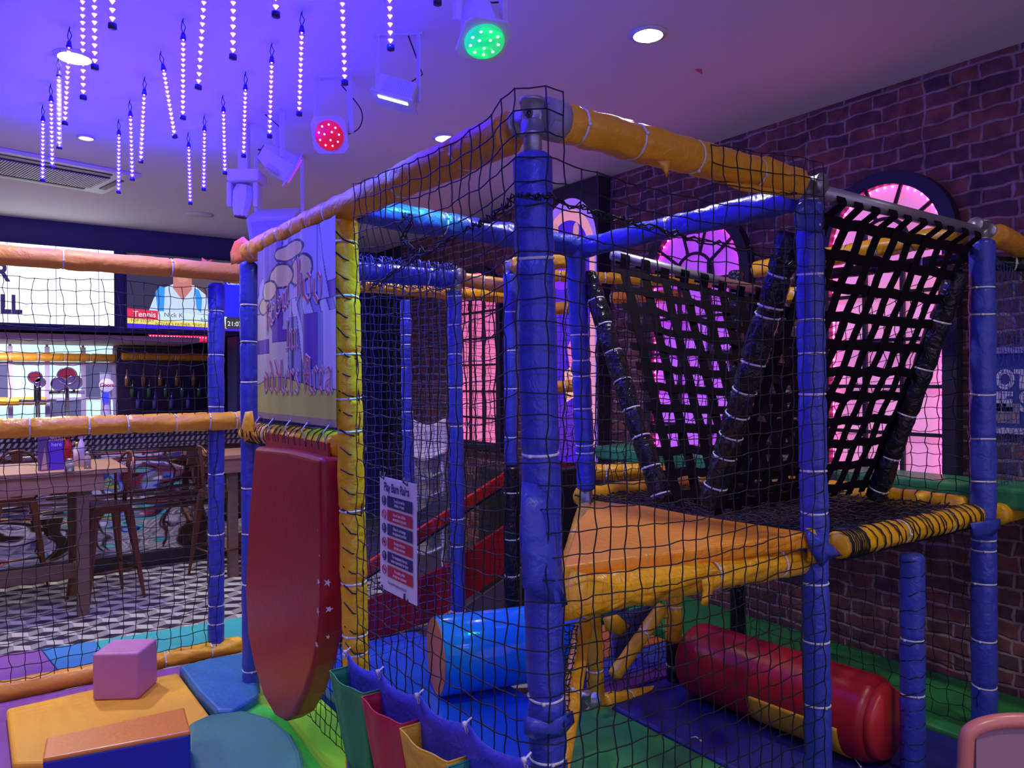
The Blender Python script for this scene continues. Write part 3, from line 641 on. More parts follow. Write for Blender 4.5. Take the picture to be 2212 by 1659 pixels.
T = [(93, 233, 92, 393, 'leftmost of the hanging LED tubes, over the air conditioner'),
 (110, 188, 113, 365, 'LED tube second from the left in the group over the air conditioner'),
 (127, 132, 128, 322, 'LED tube hanging just under the left edge of the glaring downlight'),
 (151, 66, 140, 270, 'LED tube crossing the middle of the glaring upper-left downlight'),
 (177, 0, 180, 215, 'LED tube crossing the right edge of the glaring downlight'),
 (207, 0, 205, 150, 'LED tube cut by the top edge, just right of the glaring downlight'),
 (244, 0, 243, 62, 'short-showing LED tube at the top edge, right of the upper-left group'),
 (257, 264, 256, 418, 'left one of the three LED tubes right of the air conditioner'),
 (281, 222, 286, 390, 'middle one of the three LED tubes right of the air conditioner'),
 (313, 173, 304, 352, 'right one of the three LED tubes right of the air conditioner'),
 (348, 118, 378, 298, 'LED tube hanging clearly tilted from the others'),
 (396, 48, 395, 258, 'straight LED tube beside the tilted one'),
 (448, 0, 428, 193, 'long LED tube at the top edge leaning slightly left'),
 (507, 0, 503, 128, 'LED tube cut by the top edge, above the moving head lamp'),
 (407, 292, 411, 442, 'LED tube hanging above the round ceiling speaker'),
 (442, 255, 440, 412, 'LED tube just right of the one above the ceiling speaker'),
 (482, 212, 486, 377, 'LED tube ending just left of the moving head lamp'),
 (531, 162, 526, 340, 'LED tube directly over the moving head lamp'),
 (588, 100, 582, 298, 'LED tube just above the small purple stage lamp'),
 (653, 32, 646, 250, 'LED tube left of the red stage lamp'),
 (597, 0, 596, 37, 'LED tube barely showing at the top edge, left of the red stage lamp'),
 (738, 0, 745, 183, 'LED tube directly above the red stage lamp'),
 (838, 0, 844, 108, 'rightmost long LED tube, above the unlit stage lamp'),
 (945, 0, 945, 10, 'LED tube showing only its end cap at the top edge')]
for ut, vt, ub, vb, lab in T: led_tube(ut, vt, ub, vb, lab)

# stage lamps
def par(u, v, D, aim, r, on, label, hous=WHITE, yoke_side=None, nled=12, lensm=None, depth=.2):
    c = pt(u, v, D=D); n = V(aim).normalized(); t = thing('stage_lamp', label, 'stage lamp', c)
    up = V((0, 0, 1)); sx = n.cross(up).normalized(); uy = sx.cross(n).normalized(); M3 = Matrix((sx, uy, -n)).transposed()
    # housing tapers backwards from the flange
    b = MB(); F = [c-n*.0+sx*(x*r*1.25)+uy*(y*r*1.25) for x, y in ((-.7, -1), (.7, -1), (1, -.7), (1, .7), (.7, 1), (-.7, 1), (-1, .7), (-1, -.7))]
    b.prism(F, -n*.012); b.obj('front_flange', hous, t, bevel=.003)
    b = MB(); b.tube([c-n*.012, c-n*.05, c-n*depth*.7, c-n*depth], 1, 8, radii=[r*1.12, r*1.12, r*.95, r*.62]); hb = b.obj('housing', hous, t, bevel=.003)
    b = MB()
    for k in range(9): b.box(c-n*(.06+k*.011)+uy*(-r*1.02), (r*1.3, .012, .003), ax=M3)
    b.obj('cooling_fins', hous, hb)
    b = MB(); bc = c-n*(depth+.002)
    for q in (.7, .45, .2): b.ring(bc, n, r*.6*q, .003, 20, 5)
    b.obj('fan_grille', BLACKP, hb)
    b = MB(); b.lathe(c, [(0, .004), (r*.95, .004), (r*.95, .013), (r, .013), (r, 0)], n, 32); b.obj('lens_bezel', lensm or BLACKP, t, True)
    b = MB(); rings = [(0, 1)] if nled < 8 else [(r*.32, 3), (r*.72, nled-3)]
    for rr, k in rings:
        for i in range(k):
            a_ = 2*math.pi*i/k+.3; b.lathe(c+sx*(rr*math.cos(a_))+uy*(rr*math.sin(a_)), [(0, .003), (r*.165, .006), (r*.14, .012), (0, .014)], n, 12)
    b.obj('diodes', on, t, True)
    # yoke to the ceiling
    top = c-n*depth*.45; yk = MB(); cz = V((top.x, top.y, ZC)); s2 = V((-n.y, n.x, 0)).normalized() if abs(n.z) < .99 else V((1, 0, 0))
    for s in (-1, 1):
        yk.hexa([top+s2*(s*r*1.25)+q for q in (V((-.012, -.012, 0)), V((.012, -.012, 0)), V((.012, .012, 0)), V((-.012, .012, 0)))]+[cz+s2*(s*r*1.15)+q for q in (V((-.012, -.012, 0)), V((.012, -.012, 0)), V((.012, .012, 0)), V((-.012, .012, 0)))])
    yk.hexa([cz+s2*(x*r*1.2)+V((y*.015, y*.015, z)) for x, y, z in ((-1, -1, -.008), (1, -1, -.008), (1, 1, -.008), (-1, 1, -.008), (-1, -1, 0), (1, -1, 0), (1, 1, 0), (-1, 1, 0))])
    yk.obj('yoke', hous, t)
    cb = MB(); q0 = c-n*depth; pts = [q0, q0+V((.03, 0, -.02))-n*.05, q0+_R*.12+V((0, 0, .02)), q0+_R*.13+V((0, 0, .12)), V((q0.x+.03, q0.y+.02, ZC))]
    sm = []
    for i in range(len(pts)-1):
        for k in range(6):
            tt = k/6; p_ = [pts[max(i-1, 0)], pts[i], pts[i+1], pts[min(i+2, len(pts)-1)]]
            sm.append(.5*((2*p_[1])+(-p_[0]+p_[2])*tt+(2*p_[0]-5*p_[1]+4*p_[2]-p_[3])*tt*tt+(-p_[0]+3*p_[1]-3*p_[2]+p_[3])*tt**3))
    cb.tube(sm+[pts[-1]], .0035, 6); cb.obj('power_cable', BLACKP, t, True)
    return t
tocam = lambda c: (CAM-c).normalized()
par(1046, 88, 2.95, (-.10, -.42, -.9), .078, mat('green_led', (.6, 1, .7), emis=(.30, 1, .5), es=14), 'stage lamp shining bright green near the top edge', lensm=mat('green_glow', (.02, .5, .2), .3, emis=(.01, .7, .2), es=.8))
par(712, 292, 4.1, (-.75, -.9, -.55), .078, mat('red_led', (1, .5, .4), emis=(1, .22, .12), es=5), 'stage lamp showing red diodes under the hanging tubes', lensm=mat('red_glow', (.5, .02, .06), .3, emis=(.6, .01, .05), es=.6), depth=.16)
par(634, 368, 4.8, (.85, -.12, -.45), .085, mat('violet_led', (1, .6, 1), emis=(.9, .35, 1), es=8), 'small stage lamp seen side-on with a thin violet lens', lensm=mat('violet_glow', (.3, .05, .5), .3, emis=(.5, .05, .9), es=.8), depth=.22)
# long unlit flood lamp (seen from behind)
c = pt(860, 200, D=3.65); fl = thing('flood_lamp', 'purple-lit oblong flood lamp hanging with its front tipped down', 'stage lamp', c)
exf = (_R*.95+_U*-.30+_F*-.1).normalized(); nf = (V((0, 0, -1))*.75-_F*.1-_R*.25).normalized(); nf = (nf-exf*nf.dot(exf)).normalized(); uf = exf.cross(nf)
M3 = Matrix((exf, uf, nf)).transposed()
b = MB(); b.box(c, (.19, .12, .09), ax=M3); b.obj('housing', WHITE, fl, bevel=.008)
b = MB(); b.box(c+nf*.05, (.215, .14, .012), ax=M3); b.obj('front_flange', WHITE, fl, bevel=.002)
b = MB(); b.box(c+nf*.057-uf*.03, (.15, .02, .006), ax=M3); b.obj('lens', mat('pale_green_glow', (.7, .9, .6), emis=(.8, 1, .6), es=2.5), fl)
b = MB()
for k in range(14): b.box(c+exf*((k-5)*.011)-uf*.061, (.003, .006, .07), ax=M3)
b.obj('cooling_fins', WHITE, fl)
b = MB()
for s in (-1, 1):
    e1 = c+exf*(s*.105); e2 = V((e1.x, e1.y, ZC)); b.hexa([e1+q for q in (V((-.004, -.014, -.02)), V((.004, -.014, -.02)), V((.004, .014, -.02)), V((-.004, .014, -.02)))]+[e2+q for q in (V((-.004, -.014, 0)), V((.004, -.014, 0)), V((.004, .014, 0)), V((-.004, .014, 0)))])
b.hexa([c+exf*(s*.11)+V((q[0], q[1], 0)) + V((0, 0, ZC-.01-(c+exf*(s*.11)).z+q[2])) for s, q in ((-1, (-.01, -.014, 0)), (1, (.01, -.014, 0)), (1, (.01, .014, 0)), (-1, (-.01, .014, 0)), (-1, (-.01, -.014, .01)), (1, (.01, -.014, .01)), (1, (.01, .014, .01)), (-1, (-.01, .014, .01)))]); b.obj('yoke', WHITE, fl)
b = MB(); q0 = c+exf*.04-nf*.03; b.tube([q0, q0+V((.02, 0, .04)), q0+_R*.07+V((0, 0, .07)), q0+_R*.05+V((0, 0, .13)), V((q0.x, q0.y, ZC))], .0035, 6); b.obj('power_cable', BLACKP, fl, True)
# moving head
c = pt(528, 395, D=4.9); mh_ = thing('moving_head_lamp', 'white moving-head lamp hanging from the ceiling below the tubes', 'stage lamp', c)
u3 = V((0, 0, 1)); M3 = Matrix((_R, V((-_R.y, _R.x, 0)), u3)).transposed()
b = MB(); b.box(c+_R*.02+V((0, 0, .03)), (.20, .18, .075), ax=M3); b.obj('base_box', WHITE, mh_, bevel=.008)
b = MB(); b.box(V((c.x, c.y, (c.z+.06+ZC)/2)), (.06, .06, ZC-c.z-.06), ax=M3); b.obj('ceiling_mount', WHITE, mh_)
for s in (-1, 1): b = MB(); b.box(c+_R*(s*.085-.0)+V((0, 0, -.085)), (.03, .1, .16), ax=M3); b.obj('side_arm', WHITE, mh_, bevel=.01)
b = MB(); b.lathe(c+V((0, 0, -.02)), [(.0, 0), (.05, 0), (.066, -.05), (.06, -.14), (.042, -.2), (0, -.2)], (.12, -.05, 1), 8); b.obj('lamp_head', WHITE, mh_)
b = MB(); b.lathe(c+V((-.024, .01, -.225)), [(0, 0), (.04, 0), (.04, .012), (0, .012)], (.12, -.05, 1), 20); b.obj('lens', mat('dark_lens', (.25, .1, .15), .1), mh_)
# big speaker cabinet on the ceiling
K0 = pt(530, 470, D=5.4); K1 = pt(638, 466, D=5.4)
sp = thing('speaker_cabinet', 'white wedge speaker cabinet on a ceiling bracket above the banner', 'speaker', (K0+K1)/2)
def q4(us, D): return [pt(u, v, D=D) for u, v in us]
b = MB(); fr = q4([(531, 470), (636, 466), (640, 600), (552, 610)], 5.35); bk = q4([(556, 452), (654, 448), (650, 560), (570, 570)], 5.75)
b.hexa([fr[3], fr[2], bk[2], bk[3], fr[0], fr[1], bk[1], bk[0]]); cb_ = b.obj('cabinet', WHITE, sp, bevel=.012)
b = MB(); f2 = q4([(541, 479), (628, 475), (632, 590), (560, 598)], 5.335); b.poly(f2); b.obj('front_grille', mat('grille_cloth', (.5, .48, .55), .8), cb_)
b = MB(); g = q4([(553, 431), (653, 426)], 5.6); b.hexa([V((g[0].x, g[0].y, ZC-.03)), V((g[1].x, g[1].y, ZC-.03)), V((g[1].x+.05, g[1].y+.1, ZC-.03)), V((g[0].x+.05, g[0].y+.1, ZC-.03)), V((g[0].x, g[0].y, ZC)), V((g[1].x, g[1].y, ZC)), V((g[1].x+.05, g[1].y+.1, ZC)), V((g[0].x+.05, g[0].y+.1, ZC))])
for q in g:
    b.hexa([q+V((x, y, -.12)) for x, y in ((-.01, -.01), (.01, -.01), (.01, .01), (-.01, .01))]+[V((q.x+x, q.y+y, ZC-.02)) for x, y in ((-.01, -.01), (.01, -.01), (.01, .01), (-.01, .01))])
b.obj('bracket', WHITE, sp)

# ------------------------------------------------------------------ soft play frame
frame = thing('play_frame', 'soft play climbing frame of blue and yellow padded poles', 'climbing frame', (X1, 2.3, 0))
def on_line(a, b, z): return lerp(a, b, (z-a.z)/(b.z-a.z))
def vt(a, b, plane, vs_, u):      # tie fractions for photo heights
    out = []
    for v in vs_:
        z = pt(u, v, **plane).z; q = (a.z-z)/(a.z-b.z)
        if .01 < q < .99: out.append(q)
    return out
def post(u0, v0, u1, v1, plane, r, m, vties, zt=2.37, zb=.04, seed=0, name='post', parent=None, label=None):
    a = pt(u0, v0, **plane); c = pt(u1, v1, **plane); top = on_line(a, c, zt); bot = on_line(a, c, zb)
    o = padded(name, top, bot, r, m, parent or frame, vt(top, bot, plane, vties, (u0+u1)/2), seed)
    if label: o['label'] = label
    return top, bot, o
PY0, PY1, PY2, PY3, PX0, PX1, PX2 = dict(Y=Y0), dict(Y=Y1), dict(Y=Y2), dict(Y=Y3), dict(X=X0), dict(X=X1), dict(X=X2)
tP, bP, oP = post(1148, 232, 1184, 1650, PY0, .051, BLUE, [560, 980, 1505, 1640], 2.31, .04, 1, label='nearest blue padded corner post')
tR, bR, oR = post(1747, 400, 1767, 1600, PY0, .047, BLUE, [493, 593, 693, 763, 851, 1017, 1106, 1259, 1386, 1525], 2.345, .12, 2)
tR2, bR2, oR2 = post(2121, 490, 2127, 1600, PY0, .052, BLUE, [622, 679, 851, 948, 1040, 1166, 1188, 1260, 1382, 1481], 2.345, .12, 3)
tL, bL, oL = post(744, 470, 768, 1400, PX0, .051, YEL, [522, 642, 766, 860, 931, 1099, 1252, 1362, 1399], 2.36, .08, 4, label='yellow padded post with black cord lacing')
tQ, bQ, oQ = post(537, 560, 543, 1500, PX0, .046, BLUE, [659, 739, 825, 1053, 1153, 1258, 1443], 2.36, .04, 5)
tB, bB, oB = post(1243, 525, 1268, 1070, PY1, .046, BLUE, [724, 777, 812, 884, 962, 979], 2.36, 1.19, 6)
bq = on_line(tB, bB, .11); padded('post', on_line(tB, bB, 1.06), bq, .042, YEL, frame, [.25, .5, .8], 7)
def pipe(name, a, b_, r=.024, m=GALV, parent=None): b = MB(); b.cyl(a, b_, r, 20); return b.obj(name, m, parent or frame, True)
pipe('bare_pipe', on_line(tB, bB, 1.22), on_line(tB, bB, 1.04), .028)
pipe('bare_pipe', on_line(tP, bP, 2.30)+V((0, 0, .135)), on_line(tP, bP, 2.28))
PLb = (pt(1105, 283, **PX0), pt(540, 545, **PX0)); PRb = (pt(1203, 262, **PY0), pt(1722, 398, **PY0))
clamp(frame, V((tP.x, tP.y, 2.405)), [((0, 0, 1), -.05, .045), ((0, 1, 0), 0, .07), ((1, 0, 0), 0, .075)])
clamp(frame, V((tR.x, tR.y, 2.40)), [((0, 0, 1), -.055, .02), ((0, -1, 0), -.05, .055), ((-1, 0, 0), 0, .06), ((1, 0, 0), 0, .06)])
clamp(frame, V((tR2.x, tR2.y, 2.40)), [((0, 0, 1), -.055, .03), ((1, 0, -.1), -.07, .07)])
clamp(frame, V((pt(985, 600, **PY2).x, Y2, 2.38)), [((0, 0, 1), -.1, .02), ((0, -1, 0), -.05, .06)], .036)
beam = lambda *a, **k: padded('rail', *a, **k)
# the top rails
beam(PLb[0], PLb[1], .056, ORA, frame, [.10, .27, .52, .60, .68, .76, .84, .94], 11, wr=.09)['label'] = 'orange padded top rail over the banner'
beam(PRb[0], PRb[1], .052, mat('amber_vinyl', (.92, .43, .02), .3, bump=(22, .35, .02), var=.12), frame, [.07, .27, .50, .78], 12, wr=.11)['label'] = 'amber padded top rail with a torn cover'
b = MB(); b.tube([PRb[0]+V((-.045, 0, .0)), PRb[0]+V((.012, 0, 0))], .054, 20); b.obj('foam_end', mat('grey_foam', (.35, .33, .4), .8), frame, True)
beam(pt(775, 455, **PY1), pt(1238, 532, **PY1), .052, BLUE, frame, [.35, .7], 13, wr=.12)
beam(pt(1255, 536, **PX1), pt(1722, 430, **PX1), .048, BLUE, frame, [.5], 14, wr=.12)
# banner rail, barrier side
ra, rb = pt(536, 932, **PX0), pt(738, 962, **PX0)
rl = beam(ra, rb, .052, YEL, frame, [.3, .62], 15, wr=.1); rl['label'] = 'yellow padded rail wound with black cord'
def coil(parent, a, b_, r, turns, name='cord_winding', m=NET, t0=.02, t1=.98, jr=.18, seed=3):
    rr = random.Random(seed); a = V(a); b_ = V(b_); t = (b_-a).normalized(); o = t.orthogonal().normalized(); q = t.cross(o); pts = []
    n = turns*12
    for i in range(n+1):
        f = t0+(t1-t0)*i/n; th = 2*math.pi*i/12; pts.append(lerp(a, b_, f+rr.uniform(-.25, .25)/turns*jr*2)+(o*math.cos(th)+q*math.sin(th))*(r*1.04))
    mb = MB(); mb.tube(pts, .0026, 5)
    for k in range(0):
        pass
    return mb.obj(name, m, parent, True)
coil(rl, ra, rb, .055, 17)
coil(rl, rb, ra, .056, 9, seed=8)
# lacing on the yellow post
b = MB(); edge = lambda z: on_line(tL, bL, z)+V((.018, -.044, 0))
b.tube([edge(2.3-.045*i)+V((R_.uniform(-.006, .006), R_.uniform(-.006, .006), 0)) for i in range(36)], .003, 5)
for i in range(22):
    z = 2.26-.075*i; p = edge(z); b.tube([p, p+V((-.045, -.004, .012)), p+V((-.066, .030, .022+R_.uniform(0, .03)))], .0035, 5)
b.obj('lacing_cord', NET, oL, True)
# deck rails (front cell)
da, db = pt(1236, 1292, Y=Y0+.04), pt(1762, 1203, Y=Y0+.04)
dr = beam(da, db, .05, YEL, frame, [.5, .8], 16, wr=.12)
bc = pt(1283, 1120, **PY1); 
beam(V((da.x+.02, da.y+.05, da.z)), V((bB.x-.06, bB.y-.06, 1.10)), .042, YEL, frame, [.5], 17)
beam(V((tR.x-.02, tR.y+.08, 1.10)), V((bB.x, bB.y-.06, 1.10)), .045, YEL, frame, [.3, .6], 18)
# under-deck poles
padded('post', pt(1457, 1235, **PY1), pt(1455, 1385, **PY1), .044, YEL, frame, [.5], 19)
padded('post', pt(1455, 1385, **PY1), pt(1456, 1485, **PY1), .042, BLK, frame, [.5], 20)
beam(pt(1302, 1520, **PY1), pt(1480, 1492, **PY1), .048, YEL, frame, [.3, .65], 21)
beam(pt(1432, 1310, Y=Y1-.1), pt(1325, 1462, Y=Y1-.1), .034, YEL, frame, [.4], 22)['label'] = 'slanting yellow padded brace'
beam(pt(1262, 1345, D=2.45), pt(1203, 1690, D=2.03), .03, mat('amber_vinyl'), frame, [.5], 23)['label'] = 'amber brace beside the nearest corner post'
clamp(frame, pt(1262, 1520, D=3.3), [((1, 0, 0), -.05, .07), ((0, 0, 1), -.02, .05)], .03)
# right cell deck rails
ga = pt(1808, 1178, **PY0); gb = pt(2105, 1112, **PY0)
r1 = beam(ga, gb, .05, YEL, frame, [.4, .75], 24, wr=.1); 
gc = V((X2, Y0+.06, 1.14)); gd = V((X2, Y1+.1, 1.14)); ge = V((X1+.06, Y1+.1, 1.14))
r2 = beam(gc, gd, .048, YEL, frame, [.3, .6], 25, wr=.1); r3 = beam(gd, ge, .048, YEL, frame, [.3, .6], 26, wr=.1)
coil(r1, ga, gb, .052, 20, t0=.0, t1=.98); coil(r1, gb, ga, .053, 9, seed=6); coil(r2, gc, gd, .05, 18, seed=5); coil(r1, ga, lerp(ga, gb, .12), .055, 9, seed=9)
tl, bl, ol = post(1970, 1196, 1972, 1640, PY0, .046, BLUE, [1380, 1500], pt(1970, 1196, **PY0).z, .12, 27)
coil(ol, tl, bl, .044, 13, 'net_wrap', seed=12)
padded('post', V((X2, Y1+.1, 2.37)), V((X2, Y1+.1, .1)), .045, BLK, frame, [.2, .4, .6, .8], 28)
padded('post', V((X1+.62, Y1+.4, 1.1)), V((X1+.62, Y1+.4, .1)), .045, BLUE, frame, [.2, .5, .8], 29)
# bars the webbing hangs from
wa = pt(1772, 415, **PY0); wb = pt(2112, 500, **PY0); pipe('bare_bar', wa, wb, .026)
va = pt(1322, 550, Y=Y1+.05); vb = pt(1690, 640, **PX2); pipe('bare_bar', va, vb, .026)
beam(vb, vb+(pt(1838, 640, X=X2)-vb)*.5+V((0, 0, .02)), .045, YEL, frame, [.5], 30)
beam(pt(2085, 502, **PX2), pt(1630, 583, **PX2), .048, YEL, frame, [.2, .35, .5, .8], 31, wr=.1)
beam(pt(2100, 556, X=X2+.12), pt(1790, 592, X=X2+.12), .03, BLK, frame, [.3, .6], 32)
beam(pt(2152, 506, **PY0), pt(2290, 578, **PY0), .05, ORA, frame, [.6], 33)
beam(pt(2150, 1112, **PY0), pt(2290, 1074, **PY0), .05, YEL, frame, [.6], 34)
r_ = beam(pt(2095, 566, D=3.7), pt(2290, 575, D=3.6), .035, BLK, frame, [.5], 35)
# black padded slanting tubes of the net trough
k1 = padded('slanting_tube', V((X1+.04, Y0+.10, 2.26)), pt(1533, 1092, X=X1+.05), .05, BLK, frame, [.14, .25, .28, .45, .55, .64, .72, .8, .92], 36, cinch=.2, wr=.12)
k2 = padded('slanting_tube', pt(1268, 592, X=X1+.04), pt(1432, 1084, X=X1+.04), .045, BLK, frame, [.13, .25, .37, .5, .62, .74, .86, .97], 37, cinch=.2, wr=.12)
k3 = padded('slanting_tube', V((X2-.09, Y0+.06, 2.2)), pt(1890, 1078, X=X2-.08), .048, BLK, frame, [.2, .4, .6, .8, .95], 38, cinch=.12, wr=.1)

# poles and rails at the back
back = thing('rear_play_frame', 'rear bays of the play frame seen through the blue-lit netting', 'climbing frame', (2.6, 4.4, 0))
def bpost(*a, **k): return post(*a, parent=back, **k)
bpost(981, 610, 990, 1320, PY2, .046, BLUE, [640, 702, 766, 838, 920, 1120, 1180, 1320], zt=2.28, zb=.1, seed=51)
bpost(876, 640, 882, 1010, PY3, .042, BLUE, [690, 725, 745, 775, 795, 860, 890, 930], zt=2.3, zb=.04, seed=52)
a1 = pt(1102, 590, D=4.6); a2 = pt(1106, 1240, D=4.6); am = lerp(a1, a2, .64); padded('post', a1, am, .042, BLUE, back, [.2, .4, .6, .85], 53); padded('post', am, V((am.x, am.y, .1)), .048, BLK, back, [.15, .4, .6, .8], 54)
clamp(back, a1+V((0, 0, .04)), [((0, 0, 1), -.08, .03), ((-.3, -1, 0), -.03, .05)], .035)
beam(pt(560, 566, **PY2), pt(975, 604, **PY2), .055, BLUE, back, [.3, .6, .85], 55, wr=.1)
beam(pt(480, 594, **PY3), pt(1090, 642, **PY3), .045, YEL, back, [.3, .5, .58, .7, .85], 56, wr=.1)
beam(pt(1000, 604, Y=Y2), pt(1095, 618, D=4.7), .045, ORA, back, [.5], 57)
beam(pt(1108, 574, D=4.4), pt(1236, 560, D=4.3), .05, YEL, back, [.6], 58, wr=.1)
beam(pt(1112, 592, D=5.1), pt(1600, 612, D=5.1), .038, YEL, back, [.2, .4, .6, .8], 59, wr=.1)
beam(pt(1318, 644, D=5.6), pt(1612, 631, D=5.6), .042, ORA, back, [.2, .5, .8], 60, wr=.1)
beam(pt(1185, 668, D=5.9), pt(1260, 662, D=5.9), .05, ORA, back, [.5], 61)
beam(pt(1178, 838, D=5.6), pt(1260, 832, D=5.6), .045, ORA, back, [.5], 62)
beam(pt(1268, 1020, D=4.6), pt(1400, 1018, D=4.6), .05, YEL, back, [.3, .6], 63, wr=.1)
beam(pt(1380, 1016, D=5.2), pt(1600, 1018, D=5.2), .04, ORA, back, [.5], 64)

# barrier on the left
bar_ = thing('padded_barrier', 'padded orange and yellow barrier with black netting in front of the bar', 'barrier', (-.2, Y3, 0))
def xat(u, z): # X on the barrier plane at pixel column u
    return pt(u, 800, Y=Y3).x
tM, bM, oM = post(467, 600, 467, 1398, PY3, .048, BLUE, [673, 767, 879, 1023, 1153, 1240, 1307, 1346], 2.33, .06, 70, parent=bar_)
xl = -.75
za = pt(467, 588, **PY3).z
beam(V((xl, Y3-.05, za)), V((pt(531, 590, **PY3).x, Y3-.05, za)), .055, ORA, bar_, [.12, .33, .53, .79, .975], 71, wr=.05)['label'] = 'long orange padded top rail'
zm = pt(467, 909, **PY3).z
beam(V((xl, Y3-.05, zm)), V((pt(540, 905, **PY3).x, Y3-.05, zm)), .055, mat('amber_vinyl'), bar_, [.1, .28, .36, .45, .58, .67, .79, .88, .95], 72, wr=.08)
zb_ = .085; xc_ = pt(335, 1430, **PY3).x
beam(V((xl, Y3-.02, zb_)), V((xc_-.25, Y3-.02, zb_)), .055, ORA, bar_, [.3, .6], 73)
beam(V((xc_-.25, Y3-.02, zb_)), V((X0+.15, Y3-.02, zb_)), .05, YEL, bar_, [.4, .75], 74, wr=.12)
for k in range(2): pass
# loose flaps of vinyl
def flap(name, pts, m, parent, th=.004, label=None, bulge=.0, plane=None):
    P_ = [pt(u, v, **(plane or {})) if len(q) == 0 else pt(u, v, **q[0]) for (u, v, *q) in pts]
    c = V((0, 0, 0))
    for p in P_: c += p
    c /= len(P_); c += (CAM-c).normalized()*bulge
    b = MB(); n = len(P_); b.v = [c]+P_+[lerp(c, p, .55)+(CAM-c).normalized()*bulge*.3*((-1)**i) for i, p in enumerate(P_)]
    for i in range(n):
        j = (i+1) % n; b.face((1+i, 1+j, 1+n+j, 1+n+i)); b.face((1+n+i, 1+n+j, 0))
    o = b.obj(name, m, parent, True, solid=th)
    if label: o['label'] = label
    return o
flap('loose_flap', [(548, 556), (500, 572), (498, 545), (507, 522), (526, 511), (548, 532)], mat('red_orange_vinyl', (.9, .16, .04), .4, bump=(22, .3, .02)), frame, plane=PX0, bulge=.05, label='crumpled red-orange end flap')
flap('loose_flap', [(434, 572), (436, 556), (450, 566), (458, 560), (458, 572)], mat('red_orange_vinyl'), bar_, plane=PY3, bulge=.02)
flap('loose_flap', [(530, 890), (545, 888), (552, 935), (528, 955), (522, 925)], YEL, frame, plane=dict(X=X0-.05), bulge=.03)
flap('torn_flap', [(1420, 348), (1450, 345), (1440, 384), (1430, 362)], mat('amber_vinyl'), frame, plane=dict(Y=Y0-.05), bulge=.01)
flap('torn_flap', [(1540, 390), (1605, 395), (1735, 418), (1690, 424), (1600, 412)], mat('amber_vinyl'), frame, plane=dict(Y=Y0-.03), bulge=.02)
flap('yellow_skirt', [(1212, 1222), (1330, 1262), (1480, 1240), (1560, 1232), (1500, 1262), (1452, 1275), (1428, 1290), (1408, 1310), (1360, 1300), (1325, 1318), (1300, 1325), (1262, 1330), (1207, 1347), (1212, 1310)], YEL, frame, plane=dict(Y=Y0-.02), bulge=.02, label='torn yellow skirt hanging from the deck rail')
flap('torn_flap', [(1515, 1248), (1542, 1246), (1540, 1276), (1527, 1309), (1513, 1306), (1518, 1275)], YEL, frame, plane=dict(Y=Y0-.02), bulge=.01)
flap('yellow_end_flap', [(1738, 1140), (1758, 1142), (1774, 1180), (1776, 1198), (1760, 1218), (1742, 1215), (1745, 1175)], YEL, frame, plane=dict(Y=Y0-.03), bulge=.03)
flap('blue_skirt', [(1128, 1040), (1200, 1055), (1203, 1160), (1222, 1290), (1226, 1305), (1205, 1316), (1130, 1270), (1122, 1160)], BLUE, frame, plane=dict(Y=Y0-.045), bulge=.035, label='loose blue cover low on the nearest post')
flap('blue_cuff', [(1130, 1545), (1185, 1560), (1236, 1535), (1240, 1560), (1215, 1590), (1160, 1600), (1133, 1585)], BLUE, frame, plane=dict(Y=Y0-.05), bulge=.05)
flap('blue_cuff', [(1718, 445), (1745, 432), (1778, 470), (1776, 505), (1742, 498), (1715, 490)], BLUE, frame, plane=dict(Y=Y0-.045), bulge=.02)
flap('blue_cuff', [(1738, 1140), (1800, 1180), (1819, 1200), (1790, 1206), (1775, 1225), (1750, 1190)], BLUE, frame, plane=dict(Y=Y0-.045), bulge=.03)
flap('blue_cuff', [(2095, 1130), (2160, 1120), (2162, 1140), (2140, 1160), (2105, 1158)], BLUE, frame, plane=dict(Y=Y0-.055), bulge=.03)
flap('blue_sheet', [(1330, 1450), (1322, 1330), (1418, 1302), (1425, 1308)], mat('slate_blue_vinyl', (.10, .12, .40), .5), frame, plane=dict(Y=Y1+.02), bulge=.01)
flap('yellow_wad', [(1302, 1335), (1330, 1325), (1360, 1352), (1340, 1372), (1308, 1362)], YEL, frame, plane=dict(Y=Y1-.12), bulge=.05)

# deck pad on the front cell
dk = [pt(1212, 1226, Z=1.20), pt(1757, 1150, Z=1.20), pt(1500, 1112, Z=1.20), pt(1395, 1092, Z=1.2), pt(1283, 1082, Z=1.20), pt(1250, 1120, Z=1.2)]
b = MB(); b.prism([p-V((0, 0, .055)) for p in dk], (0, 0, .055)); deck = tag(b.obj('deck_pad', vinyl('tan_orange_vinyl', (.90, .33, .012), .42), bevel=.014, seg=3), 'orange vinyl deck pad with a slanted back edge on the yellow rails', 'deck pad')

# net floor of the right-hand deck
def quadF(a, b_, c, d, sag=0):      # a,b top (u) ; d,c bottom
    a, b_, c, d = V(a), V(b_), V(c), V(d)
    def F(u, v): return (a*(1-u)+b_*u)*(1-v)+(d*(1-u)+c*u)*v+V((0, 0, -sag*math.sin(math.pi*u)*math.sin(math.pi*v)))
    return F
tag(net('deck_net', quadF((X1+.05, Y0+.03, 1.15), (X2, Y0+.03, 1.15), (X2, Y1+.1, 1.15), (X1+.05, Y1+.1, 1.15), .06), 30, 30, .0035, NET, jit=.006, seed=71), 'black net floor slung between the yellow rails of the right-hand deck', 'net')

# ------------------------------------------------------------------ netting
MS = .058
